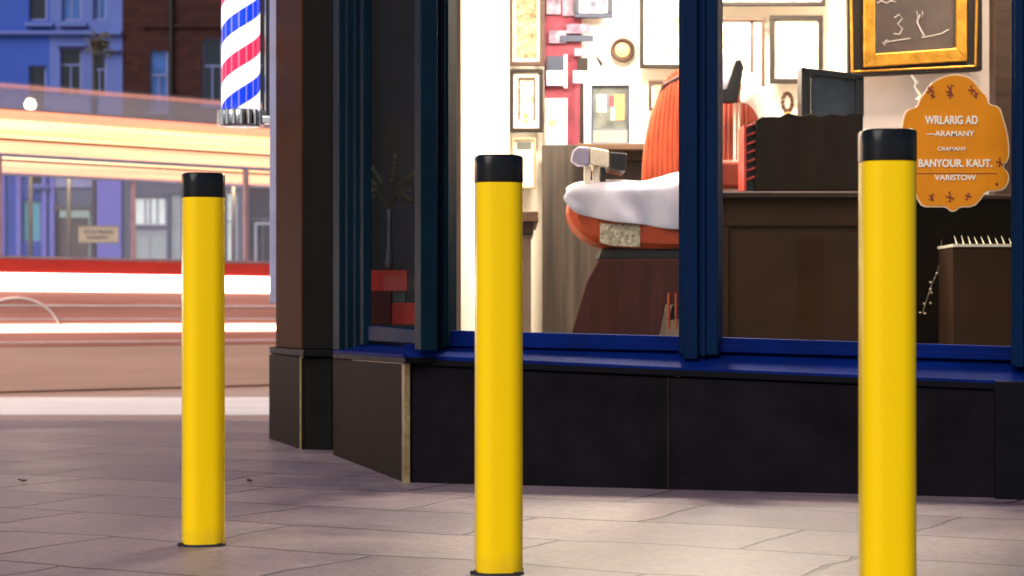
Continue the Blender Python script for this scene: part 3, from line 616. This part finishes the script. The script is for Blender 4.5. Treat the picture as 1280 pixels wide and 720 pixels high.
def text(s,px,py,hpx,wpx,m,parent,Z,bold=.0):
    cu=bpy.data.curves.new('lettering','FONT'); cu.body=s; cu.size=1; cu.extrude=.02; cu.offset=bold
    ob=bpy.data.objects.new('tmp',cu); C.objects.link(ob); bpy.context.view_layer.update()
    me=bpy.data.meshes.new_from_object(ob.evaluated_get(bpy.context.evaluated_depsgraph_get())); C.objects.unlink(ob); bpy.data.objects.remove(ob)
    xs=[v.co.x for v in me.vertices]; ys=[v.co.y for v in me.vertices]; s_=Z/F
    wx=max(xs)-min(xs); hy=max(ys)-min(ys); c=P(px,py,Z); base=Vector(parent['_base'])
    for v in me.vertices:
        x=(v.co.x-(max(xs)+min(xs))/2)/wx*wpx*s_; z=(v.co.y-(max(ys)+min(ys))/2)/hy*hpx*s_
        v.co=Vector((c.x+x,Z-.002-v.co.z*.03,c.z+z))-base
    me.materials.append(m); o=bpy.data.objects.new('lettering',me); C.objects.link(o); o.parent=parent; return o
Zt=Zs-.003
text('WRLARIG AD',1189,150,11,66,M['signwhite'],t,Zt,.03); text('—ARAMANY',1188,167,7,60,M['signwhite'],t,Zt,.02)
text('CRAMANY',1190,186,5,36,M['signwhite'],t,Zt,.01); text('BANYOUR. KAUT.',1194,204,10,92,M['signwhite'],t,Zt,.03)
text('VARISTOW',1194,222,7,52,M['signwhite'],t,Zt,.02)
ol=MB(); ol.pbox(1146,1246,216.5,217.5,Zt,.001)
def sprig(px,py,s,a0):
    for k in range(4):
        a_=a0+k*1.3; ol.tube([P(px,py,Zt),P(px+s*math.cos(a_)*.6,py+s*math.sin(a_)*.9,Zt),P(px+s*math.cos(a_+.5),py+s*math.sin(a_+.5),Zt)],[.0022,.0028,.0006],6)
for px,py,s,a0 in [(1188,112,7,1.2),(1188,118,5,.2),(1163,113,6,2.5),(1166,119,4,.5),(1215,112,6,.3),(1220,119,4,1.4),(1165,247,5,1.0),(1188,246,7,.4),(1210,246,5,2.2),(1250,203,6,0.6),(1246,230,2,0)]: sprig(px,py,s,a0)
ol.build('ornament',M['signred'],t)
hk=MB(); hk.tube([P(1150,120,Zs+.03),P(1143,108,Zs+.03),P(1146,103,Zs+.03),P(1139,94,Zs+.03)],[.006,.004,.007,.003],8)
hk.tube([P(1148,126,Zs+.03),P(1150,120,Zs+.03)],[.012,.005],8)
tag(hk.build('dried_flower',M['signwhite']),'small white dried flower sprig sticking up behind the orange plaque','flower')

# ---------------------------------------------------------------- lower right: dark cabinet, box with bristles, beads
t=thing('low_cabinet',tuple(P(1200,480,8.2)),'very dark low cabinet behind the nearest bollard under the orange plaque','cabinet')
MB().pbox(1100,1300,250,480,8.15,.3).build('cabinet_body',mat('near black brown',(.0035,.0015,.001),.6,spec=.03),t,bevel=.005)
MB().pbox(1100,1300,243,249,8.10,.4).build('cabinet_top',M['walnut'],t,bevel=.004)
t=thing('brush_box',tuple(P(1226,480,7.5)),'dark brown box with white bristles standing up along its rim, right of the nearest bollard','box')
MB().pbox(1191,1272,309,480,7.5,.25).build('box_body',M['cabinet'],t,bevel=.004)
MB().pbox(1191,1272,305,308.5,7.49,.27).build('rim',M['cream'],t)
bm_=MB()
for k in range(9):
    x_=1193+k*8.5; bm_.tube([P(x_+3,305,7.52),P(x_-1+random.random()*2,294+random.random()*4,7.52)],[.003,.0008],6)
bm_.build('bristles',M['signwhite'],t)
bd=MB()
bead=[(1176,310),(1175,326),(1174,334),(1171,342),(1163,353),(1163,362),(1164,366),(1155,380),(1163,379),(1150,391),(1156,392)]
for x_,y_ in bead:
    c_=P(x_,y_,7.9); bd.lathe([(.001,-.006),(.005,-.003),(.006,0),(.005,.003),(.001,.006)],(c_.x,c_.y,c_.z),10)
bd.tube([P(1177,300,7.9),P(1174,334,7.9),P(1163,360,7.9),(P(1153,392,7.9))],.0012,6)
tag(bd.build('bead_string',mat('clear beads',(.45,.36,.26),.1,metal=.6)),'thin string of shiny beads hanging in the dark beside the nearest bollard','beads')

# ---------------------------------------------------------------- alcove behind the canted pane
Zl=8.7
t=thing('alcove_shelf',tuple(P(490,480,Zl)),'dark display stand behind the canted window carrying red boxes','display stand')
MB().pbox(430,560,406,480,Zl-.05,.3).build('stand',M['darkwall'],t,bevel=.004)
al='red boxes in the canted window'
tag(MB().pbox(462,509,338,364,Zl+.02,.12).build('carton',M['redbox'],bevel=.003),'wide bright red carton on top of the stack in the canted window','carton',al)
tag(MB().pbox(462,489,364.5,405.5,Zl+.02,.12).build('carton',M['darkredbox'],bevel=.003),'dark red carton at lower left of the stack in the canted window','carton',al)
tag(MB().pbox(490,520,378.5,405.5,Zl+.0,.12).build('carton',M['redbox'],bevel=.003),'squarish bright red carton at lower right of the stack in the canted window','carton',al)
tag(MB().pbox(491,507,366,378,Zl+.01,.08).build('carton',M['greybox'],bevel=.002),'tiny grey carton wedged between the red cartons in the canted window','carton')
pt=thing('vase_with_twigs',tuple(P(485,338,Zl+.06)),'slim pale vase with twigs above the red cartons in the canted window','vase')
c_=P(487,338,Zl+.08); MB().lathe([(.012,0),(.02,.03),(.012,.1),(.009,.22),(.012,.27)],(c_.x,c_.y,c_.z),20).build('vase',M['greybox'],pt)
tw=MB()
for k in range(14):
    a_=random.uniform(-.9,.9); L=random.uniform(.12,.3); b0=Vector((c_.x,c_.y,c_.z+.26)); e1=b0+Vector((math.sin(a_)*L*.4,random.uniform(-.03,.03),L*.5)); e2=e1+Vector((math.sin(a_*1.4)*L*.4,0,L*.4-.1*abs(a_)))
    tw.tube([b0,e1,e2],[.002,.0016,.0008],5)
    for q in range(5):
        pp=e1.lerp(e2,q/4); rr=.008+random.random()*.006
        tw.add([pp+Vector((rr,0,0)),pp+Vector((0,0,rr*1.5)),pp+Vector((-rr,.002,0)),pp+Vector((0,0,-rr))],[(0,1,2,3)])
tw.build('twigs',mat('dry leaf',(.08,.075,.04),.7,var=.4),pt)

# ---------------------------------------------------------------- litter
def leaf(px,py,rz,label):
    Z=F*H/(py-HY); x=X(px,Z); m_=MB(); n=8; vs=[]
    for k in range(n+1):
        t_=k/n; w_=.011*math.sin(math.pi*t_)**.8+.0005; y_=.045*(t_-.5); h_=.003+.010*abs(t_-.45)
        for sg_ in (-1,0,1): 
            q=Vector((w_*sg_,y_,h_+.004*abs(sg_))); q.rotate(Matrix.Rotation(rz,3,'Z')); vs.append(Vector((x,Z,0))+q)
    m_.add(vs,[(3*k+a_,3*k+a_+1,3*k+a_+4,3*k+a_+3) for k in range(n) for a_ in (0,1)],True)
    tag(m_.build('dry_leaf',M['ledge'],solid=.0008),label,'leaf')
leaf(28,603,1.0,'small dry leaf lying on the paving at the far left'); leaf(312,603,.4,'small dry leaf on the paving between the leftmost bollard and the pilaster')
# ---------------------------------------------------------------- far buildings
ZF=66.0
def facade(root,x0,x1,y0,y1,Z,openings,m,dep=.5,name='wall'):
    xs=sorted({x0,x1,*[v for o in openings for v in (o[0],o[1])]}); ys=sorted({y0,y1,*[v for o in openings for v in (o[2],o[3])]})
    xs=[v for v in xs if x0<=v<=x1]; ys=[v for v in ys if y0<=v<=y1]
    mb=MB()
    for i in range(len(xs)-1):
        run=None
        for j in range(len(ys)-1):
            cxm=(xs[i]+xs[i+1])/2; cym=(ys[j]+ys[j+1])/2
            hole=any(o[0]<cxm<o[1] and o[2]<cym<o[3] for o in openings)
            if hole:
                if run is not None: mb.pbox(xs[i],xs[i+1],run,ys[j],Z,dep); run=None
            elif run is None: run=ys[j]
        if run is not None: mb.pbox(xs[i],xs[i+1],run,ys[-1],Z,dep)
    return mb.build(name,m,root)
def window(root,o,Z,fm,gm,bar=True,tr=.35):
    x0,x1,y0,y1=o; mb=MB(); w_=2.2
    mb.pbox(x0,x1,y0,y0+w_,Z+.15,.08); mb.pbox(x0,x1,y1-w_,y1,Z+.15,.08); mb.pbox(x0,x0+w_,y0+w_,y1-w_,Z+.15,.08); mb.pbox(x1-w_,x1,y0+w_,y1-w_,Z+.15,.08)
    if bar:
        ty=lerp(y0,y1,tr); mb.pbox(x0+w_,x1-w_,ty-1,ty+1,Z+.16,.06); mb.pbox((x0+x1)/2-.8,(x0+x1)/2+.8,ty+1,y1-w_,Z+.165,.06)
    f=mb.build('window',fm,root); MB().pbox(x0+w_,x1-w_,y0+w_,y1-w_,Z+.2,.03).build('pane',gm,f); return f
bluem=mat('blue dusk lit render',(0.024,0.076,0.40),.8,var=.16,vscale=.35,bump=.1)  # white facade with blue sky light put into its colours
lilm=mat('lilac dusk lit render',(0.095,0.145,0.43),.8,var=.15,vscale=.5)
pilm=mat('lilac dusk lit pilaster',(0.19,0.18,0.58),.8,var=.12,vscale=.5)
darkpane=mat('dark window glass',(0.008,0.012,0.025),.12,var=.5,vscale=.6)
bluepane=mat('blue window glass',(0.03,0.10,0.34),.15,var=.4,vscale=.8)
frm=mat('pale blue window frame',(0.16,0.2,0.45),.5)
greym=mat('grey shopfront paint',(0.10,0.115,0.165),.6,var=.15,vscale=.6)
brown=bpy.data.materials.new('dark brick'); brown.use_nodes=True
nt=brown.node_tree; n_=nt.nodes; b_=n_['Principled BSDF']; tc=n_.new('ShaderNodeTexCoord'); mp=n_.new('ShaderNodeMapping'); mp.inputs['Rotation'].default_value=(R(90),0,0)
brk=n_.new('ShaderNodeTexBrick'); brk.inputs['Scale'].default_value=1; brk.inputs['Brick Width'].default_value=.45; brk.inputs['Row Height'].default_value=.16; brk.inputs['Mortar Size'].default_value=.014
brk.inputs['Color1'].default_value=(.040,.015,.015,1); brk.inputs['Color2'].default_value=(.062,.024,.018,1); brk.inputs['Mortar'].default_value=(.028,.018,.022,1)
nt.links.new(tc.outputs['Object'],mp.inputs[0]); nt.links.new(mp.outputs[0],brk.inputs['Vector']); nt.links.new(brk.outputs[0],b_.inputs['Base Color']); b_.inputs['Roughness'].default_value=.85; b_.inputs['Specular IOR Level'].default_value=.15
s_=ZF/F
bl=thing('blue_building',tuple(P(60,420,ZF)),'tall white house across the street, blue and lilac dusk light put into its colour, dark sash windows','building')
opU=[(36,59,-48,26),(36,58,82,150),(36,57,178,232),(77,102,-48,26),(75,102,60,120),(116,133,-48,25),(116,133,68,122)]
lo=[(28,51,250,302),(70,112,262,345)]
left=[]
for xx in (-40,-110,-180,-250,-330): left+=[(xx,xx+24,-48,26),(xx,xx+24,82,150),(xx,xx+24,178,232)]
facade(bl,-420,62,-420,420,ZF,[o for o in opU+lo+left if o[1]<62],bluem)
facade(bl,62.02,153,-420,236,ZF,[o for o in opU if o[0]>62],lilm,name='lilac_wall')
facade(bl,62.02,153,236.02,420,ZF,[o for o in lo if o[0]>62],greym,name='ground_floor_wall')
for o in opU+left:
    if o[0]>30: window(bl,o,ZF,frm,bluepane if (o[3]<30 and o[0]>70) else darkpane, bar=o[0]>70)
    else: window(bl,o,ZF,frm,darkpane)
teal=mat('lit teal window',(.05,.25,.3),.4,emit=.16,ecol=(.12,.6,.65)); door_m=mat('dull brown door',(.10,.075,.06),.5,var=.3)
f_=window(bl,lo[0],ZF,frm,teal,bar=False)
MB().pbox(72,110,272,345,ZF+.18,.08).build('door',door_m,bl,bevel=.02); MB().pbox(66,116,258,262,ZF-.15,.2).build('door_hood',door_m,bl)
for a_,b__ in ((0,6),(20,26),(52,58),(62,68),(121,152)): MB().pbox(a_,b__,200,345,ZF-.12,.115).build('pilaster',pilm,bl,bevel=.02)
for (a_,b__,c1,c2) in ((30,66,28,33),(72,108,28,33),(-420,152,38,43),(70,108,55,58),(112,150,61,64),(-420,152,190,196),(32,62,232,236)): MB().pbox(a_,b__,c1,c2,ZF-.25,.245).build('cornice',lilm,bl,bevel=.03)
MB().pbox(68,115,200,234,ZF-.08,.075).build('fascia_board',mat('pale lilac board',(.30,.30,.5),.6),bl)
MB().pbox(-420,153,-440,-420,ZF-.4,1).build('parapet',lilm,bl)
bb_=thing('brick_building',tuple(P(250,420,ZF)),'dark brown brick house with grey lit shopfront across the street','building')
opB=[(187,210,62,138),(253,278,48,130),(187,210,-80,-10),(253,278,-85,-15)]+[(320+k*66,345+k*66,48,130) for k in range(6)]+[(320+k*66,345+k*66,-85,-15) for k in range(6)]
lob=[(165,208,246,345),(212,226,242,345),(282,297,240,345),(312,345,235,345),(370,430,240,345)]
facade(bb_,153.05,760,-420,196,ZF+.02,opB,brown)
facade(bb_,153.05,760,196.02,420,ZF,lob,greym,name='shopfront')
for o in opB: window(bb_,o,ZF,frm,bluepane if o[0]<210 else darkpane,tr=.42)
litw=mat('lit shop window',(.5,.5,.45),.4,emit=.42,ecol=(.8,.85,.8),var=.4,vscale=.9); diml=mat('dim lit shop window',(.25,.27,.27),.4,emit=.16,ecol=(.75,.8,.75),var=.4,vscale=.7)
wf=mat('white shop window frame',(.40,.42,.48),.5)
window(bb_,(165,208,246,282),ZF,wf,litw,bar=False); MB().pbox(165,208,282,286,ZF+.1,.2).build('transom',greym,bb_); 
f_=window(bb_,(165,208,286,345),ZF,wf,diml,tr=.1); window(bb_,(212,226,242,345),ZF,wf,diml); window(bb_,(282,297,240,345),ZF,wf,litw); window(bb_,(312,345,235,345),ZF,greym,darkpane); window(bb_,(370,430,240,345),ZF,wf,diml)
for a_ in (180,186,195): MB().pbox(a_,a_+3,249,279,ZF+.14,.03).build('glazing_bar',wf,bb_)
ml=MB(); ml.pbox(318,345,278,281,ZF-.05,.05); ml.pbox(318,321,281,345,ZF-.05,.05); ml.build('door_frame',wf,bb_)
MB().pbox(153.05,760,196,205,ZF-.3,.295).build('cornice',greym,bb_,bevel=.03)
dp=MB(); dp.tube([P(214,-300,ZF-.12),P(214,190,ZF-.12)],.07,8); dp.build('downpipe',M['black'],bb_)
MB().pbox(178,345,30,34,ZF-.1,.1).build('string_course',brown,bb_); MB().pbox(153.05,760,-440,-420,ZF-.4,1).build('parapet',greym,bb_)
for (a_,b__,c1) in ((184,213,139),(250,281,131)): MB().pbox(a_,b__,c1,c1+3,ZF-.12,.12).build('window_ledge',frm,bb_)

# ---------------------------------------------------------------- street lamps, pole sign
lampm=mat('lit lamp glass',(1,.9,.6),.4,emit=9,ecol=(1,.80,.42),var=0); lampw=mat('lit white globe',(1,1,.95),.4,emit=2.2,ecol=(1,.98,.92),var=0)
polem=mat('weathered lamp post paint',(.045,.032,.028),.6,var=.4)
def lamp(px,py,Z,rpx,label,m,grp='lit street lamps across the street',w=30):
    c=P(px,py,Z); t=thing('street_lamp',(c.x+.0,Z,0),label,'street lamp',grp); r=rpx*Z/F
    mb=MB(); mb.lathe([(.16,0),(.16,.3),(.07,.45),(.055,c.z-r*1.2)],(c.x,Z,0),14); mb.build('post',polem,t)
    mb=MB(); mb.lathe([(r*.15,-r),(r*.7,-r*.75),(r,0),(r*.7,r*.75),(r*.15,r)],(c.x,Z,c.z),20); mb.build('globe',m,t)
    mb=MB(); mb.lathe([(r*.9,r*.8),(r*.5,r*1.2),(r*.1,r*1.5)],(c.x,Z,c.z),16); mb.build('lamp_cap',polem,t)
    ld=bpy.data.lights.new('street_light','POINT'); ld.energy=w; ld.color=(1,.78,.45); ld.shadow_soft_size=r
    lo_=bpy.data.objects.new('lamp_light',ld); C.objects.link(lo_); lo_.parent=t; lo_.location=(0,-r*1.6,c.z)
lamp(38,131,52,7.5,'brightest lit street lamp in front of the blue house, at the far left',lampm,w=500)
lamp(86,186,55,4.5,'smaller lit street lamp low in front of the lilac house',lampm,w=260)
lamp(292,229,58,4,'small white globe lamp in front of the grey shopfront, right of the far bollard',lampw,w=60)
Zq=40
c=P(118,400,Zq); t=thing('flower_lamp_post',(c.x,Zq,0),'tall thin brown post with a leafy hanging basket on top and a small cream sign','post')
mb=MB(); mb.lathe([(.10,0),(.10,.6),(.05,.8),(.042,Zh(56,Zq))],(c.x,Zq,0),12); mb.build('post',polem,t)
mb=MB(); bs0=P(124,52,Zq)
mb.lathe([(.05,-.18),(.16,-.12),(.20,-.02),(.21,.0)],(bs0.x,bs0.y,bs0.z),16); mb.tube([P(118,56,Zq),P(119,46,Zq),P(124,44,Zq),P(127,50,Zq)],.02,8); mb.build('basket',polem,t)
fl=MB()
for k in range(260):
    a_=random.uniform(0,6.28); q=random.uniform(.05,.30); cz=bs0.z+random.uniform(-.28,.2)-.5*max(0,q-.2)
    pp=Vector((bs0.x+q*math.cos(a_),bs0.y+q*math.sin(a_),cz)); r_=random.uniform(.02,.045); d1=Vector((random.uniform(-1,1),random.uniform(-1,1),random.uniform(-1,1))).normalized(); d2=d1.cross(Vector((random.random(),1,random.random()))).normalized()
    fl.add([pp-d1*r_,pp+d2*r_*.5,pp+d1*r_,pp-d2*r_*.5],[(0,1,2,3)])
fl.build('foliage',mat('basket leaves',(.07,.08,.045),.7,var=.6,vscale=4,col2=(.25,.24,.14)),t)
sg=MB(); sg.pbox(98,148,282,304,Zq-.12,.04); sg.build('sign_plate',mat('cream enamel sign',(.62,.45,.26),.5,var=.12),t,bevel=.01)
f2=MB(); 
f2.pbox(98,148,282,284,Zq-.128,.006); f2.pbox(98,148,302,304,Zq-.128,.006); f2.build('sign_border',M['frame_pale'],t)
text('STATRAN',123,290,5,36,polem,t,Zq-.125,.02); text('CHANDRY',122,297,4.5,28,polem,t,Zq-.125,.02)

# ---------------------------------------------------------------- bus standing in for the light trails of passing traffic
d0=Vector((X(0,18.0),18.0)); d1=Vector((X(345,19.9),19.9)); BD=(d1-d0).normalized(); BN=Vector((-BD.y,BD.x))
def U(px): # distance along the bus side from px 0
    k=(px-CX)/F; return (k*d0.y-d0.x)/(BD.x-k*BD.y)
def bp(u,v,z): q=d0+BD*u+BN*v; return Vector((q.x,q.y,z))
def bbox(mb,u0,u1,v0,v1,z0,z1):
    return mb.hexa([bp(u0,v0,z0),bp(u1,v0,z0),bp(u1,v1,z0),bp(u0,v1,z0)],[bp(u0,v0,z1),bp(u1,v0,z1),bp(u1,v1,z1),bp(u0,v1,z1)])
UL,UR=-5.3,5.3; W=2.3; G=-.096
cb=bp(0,W/2,G)
bus=thing('bus',tuple(cb),'long red bus standing in for passing traffic, glowing bands added as its light trails, behind the leftmost bollard','bus')
bred=mat('red bus paint',(.85,.05,.03),.3,var=.12,vscale=1.2,stretch=(1,1,5),coat=.4,spec=.4)
bpink=mat('salmon trail paint',(.93,.38,.29),.35,var=.25,vscale=1.0,stretch=(.3,.3,9),coat=.3)  # salmon and tan panels carry the colours of the light trails
btan=mat('tan trail paint',(.86,.56,.42),.45,var=.15,vscale=1.2,stretch=(.3,.3,8))
bstripe=mat('white trail glow',(1,.97,.93),.4,emit=6,ecol=(1,.90,.84),var=0)  # made-up glowing strips, added as light trails and to brighten the road
bstripe2=mat('cream trail and headlight glow',(1,.95,.85),.4,emit=3,ecol=(1,.80,.66),var=0)
def ring(name,z0,z1,m,out=0.0,bevel=.01,par=bus):
    mb=MB(); bbox(mb,UL-out,UR+out,-out,.06,z0,z1); bbox(mb,UL-out,UR+out,W-.06,W+out,z0,z1); bbox(mb,UL-out,UL+.06,.061,W-.061,z0,z1); bbox(mb,UR-.06,UR+out,.061,W-.061,z0,z1)
    return mb.build(name,m,par,bevel=bevel)
ring('skirt',-.09,.315,btan); ring('lower_panel',.318,.452,bpink,.004); ring('trail_strip',.455,.515,bstripe2,.014,.004)
ring('side_panel',.518,.83,bpink,.002); ring('trail_band',.833,.985,bstripe,.016,.008); ring('waist_panel',.988,1.115,bred,.006)
ring('window_rail',1.118,1.145,mat('grey rubber rail',(.5,.30,.30),.5),.0,.004)
ring('upper_rail',2.045,2.075,mat('grey window rail',(.42,.40,.50),.5),.0,.004)
for nm_,za_,zb_ in (('trail_line',.685,.70),('trail_line',.565,.575),('trail_line',.35,.362)): ring(nm_,za_,zb_,mat('pale pinstripe',(.95,.82,.78),.4),.012,.002)  # thin pale lines paint single streaks of the trails
# glowing header panels added in place of the upper light trail, three tones
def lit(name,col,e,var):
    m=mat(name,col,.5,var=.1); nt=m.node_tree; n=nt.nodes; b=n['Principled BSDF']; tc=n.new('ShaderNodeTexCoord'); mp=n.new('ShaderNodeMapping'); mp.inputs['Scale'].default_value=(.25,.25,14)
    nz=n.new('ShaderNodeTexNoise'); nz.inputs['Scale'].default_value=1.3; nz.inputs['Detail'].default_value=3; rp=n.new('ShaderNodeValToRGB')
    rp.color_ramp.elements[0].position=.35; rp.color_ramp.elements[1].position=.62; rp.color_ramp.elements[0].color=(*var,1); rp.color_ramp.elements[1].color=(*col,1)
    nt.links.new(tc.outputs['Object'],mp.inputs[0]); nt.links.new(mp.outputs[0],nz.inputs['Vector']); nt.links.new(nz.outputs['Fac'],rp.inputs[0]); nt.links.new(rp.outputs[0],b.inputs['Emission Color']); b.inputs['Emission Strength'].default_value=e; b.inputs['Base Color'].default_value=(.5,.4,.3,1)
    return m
ring('trail_header_lower',2.078,2.19,lit('warm trail glow low',(1,.56,.30),1.1,(.95,.30,.17)),.0,.02)
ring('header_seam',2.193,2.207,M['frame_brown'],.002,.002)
ring('trail_header_middle',2.21,2.38,lit('warm trail glow',(1,.78,.42),1.25,(1,.36,.12)),.0,.03)
ring('trail_header_upper',2.383,2.47,lit('salmon trail glow',(1,.34,.18),.95,(.75,.22,.16)),.0,.02)
ring('roof_edge',2.473,2.487,mat('grey roof edge',(.30,.28,.30),.5),.0,.004)
ring('roof_glazing',2.49,2.70,M['roofglass'],-.01,.0)  # pale hazy glass stands in for the faint top of the trail
MB_=MB(); bbox(MB_,UL+.02,UR-.02,.02,W-.02,2.705,2.725); MB_.build('roof',M['roofglass'],bus)
fl_=MB(); bbox(fl_,UL+.07,UR-.07,.07,W-.07,.36,.42); fl_.build('floor',M['rubber'],bus)
us=[UL+.06+i*(UR-UL-.12)/8 for i in range(9)]
for i in range(0,9,2):
    u=us[i]
    for v in (0.0,W-.05):
        q=MB(); bbox(q,u-.022,u+.022,v,v+.05,1.147,2.043); q.build('window_pillar',mat('window pillar paint',(.42,.40,.55),.5) if 'wp' not in M else M['wp'],bus,bevel=.006)
        M['wp']=bus.children[-1].data.materials[0] if bus.children else M['black']
for i in range(8):
    for v in (.02,W-.03):
        q=MB(); bbox(q,us[i]+(.025 if i%2==0 else 0),us[i+1]-(.025 if i%2 else 0),v,v+.008,1.147,2.043); q.build('window_pane',M['busglass'],bus)
q=MB(); bbox(q,UR-.03,UR-.02,.1,W-.1,1.147,2.043); q.build('windscreen',M['busglass'],bus); q=MB(); bbox(q,UL+.02,UL+.03,.1,W-.1,1.147,2.043); q.build('rear_window',M['busglass'],bus)
for i,u in enumerate([-4.0,-3.1,-2.2,.2,1.15,2.1,3.0]):
    for v in (.25,1.4):
        q=MB(); bbox(q,u,u+.42,v,v+.6,.80,.88); bbox(q,u,u+.08,v,v+.6,.88,1.13); bbox(q,u+.1,u+.3,v+.1,v+.5,.42,.8); q.build('seat',M['frame_blue'],bus,bevel=.02)
# panel seams, wheel trims
sm_=MB()
for u in (3.6,-1.4): 
    bbox(sm_,u,u+.012,-.008,-.0045,.14,.452); bbox(sm_,u,u+.012,-.0055,-.0025,.52,.828)
sm_.build('panel_seam',M['frame_brown'],bus)
trim=mat('cream arch trim',(.85,.72,.66),.4)  # pale arc added for the blurred wheel arch of a passing car
for uc in (U(20),U(20)-3.6,U(20)+3.4):
    if uc+.6>UR or uc-.6<UL: continue
    for v,sgn in ((-.01,-1),(W+.01,1)):
        q=MB(); q.tube([bp(uc+.47*math.cos(R(a)),v,.36+.40*math.sin(R(a))) for a in range(22,159,8)],.012,8); q.build('wheel_arch_trim',trim,bus)
        vv=.05 if sgn<0 else W-.27
        wh=MB(); n=28; 
        def circ(r,v_): return [bp(uc+r*math.cos(2*math.pi*k/n),v_,G+.37+r*math.sin(2*math.pi*k/n)) for k in range(n)]
        rr=[circ(.30,vv),circ(.36,vv+.01),circ(.37,vv+.04),circ(.37,vv+.18),circ(.36,vv+.21),circ(.30,vv+.22)]
        o_=loft(rr).build('wheel',M['rubber'],bus)
        h_=loft([circ(.22,vv-.008 if sgn<0 else vv+.221),circ(.10,vv-.03 if sgn<0 else vv+.25)]).build('rim',M['chrome'],o_)
for v in (.3,W-.3):
    c0=bp(UR+.02,v,.72); q=MB(); q.tube([c0,c0+Vector((BD.x,BD.y,0))*.03],.09,18); q.build('headlight',bstripe2,bus)
    c0=bp(UL-.05,v,.72); q=MB(); q.tube([c0,c0-Vector((BD.x,BD.y,0))*.03+Vector((0,0,0))],.07,18); q.build('tail_light',mat('lit tail lamp',(1,.05,.03),.4,emit=1.5,var=0),bus)

# ---------------------------------------------------------------- light, world, camera
sun=bpy.data.lights.new('sun','SUN'); sun.energy=1.8; sun.angle=R(50); sun.color=(1,.90,.86)
so=bpy.data.objects.new('sun',sun); C.objects.link(so)
el,az=R(38),R(-28)      # low warm dusk glow from behind and left of the camera
dirv=Vector((math.sin(az)*math.cos(el),-math.cos(az)*math.cos(el),math.sin(el)))
so.rotation_euler=dirv.to_track_quat('Z','Y').to_euler()
w=bpy.data.worlds.new('World'); S.world=w; w.use_nodes=True; nt=w.node_tree; bg=nt.nodes['Background']
sky=nt.nodes.new('ShaderNodeTexSky'); sky.sky_type='NISHITA'; sky.sun_disc=False; sky.sun_elevation=el; sky.sun_rotation=math.atan2(dirv.x,dirv.y)
nt.links.new(sky.outputs[0],bg.inputs[0]); bg.inputs[1].default_value=.05
cd=bpy.data.cameras.new('camera'); cd.sensor_width=36; cd.lens=36*F/1280; cd.shift_y=(HY-360)/1280; cd.clip_end=2000; cd.clip_start=.05
cd.dof.use_dof=True; cd.dof.focus_distance=5.6; cd.dof.aperture_fstop=6
co=bpy.data.objects.new('camera',cd); C.objects.link(co); co.location=(0,0,H); co.rotation_euler=(R(90),0,0); S.camera=co
S.view_settings.view_transform='Standard'; S.view_settings.look='None'; S.view_settings.exposure=.55; S.view_settings.gamma=1
for o in C.objects:
    if '_base' in o: del o['_base']
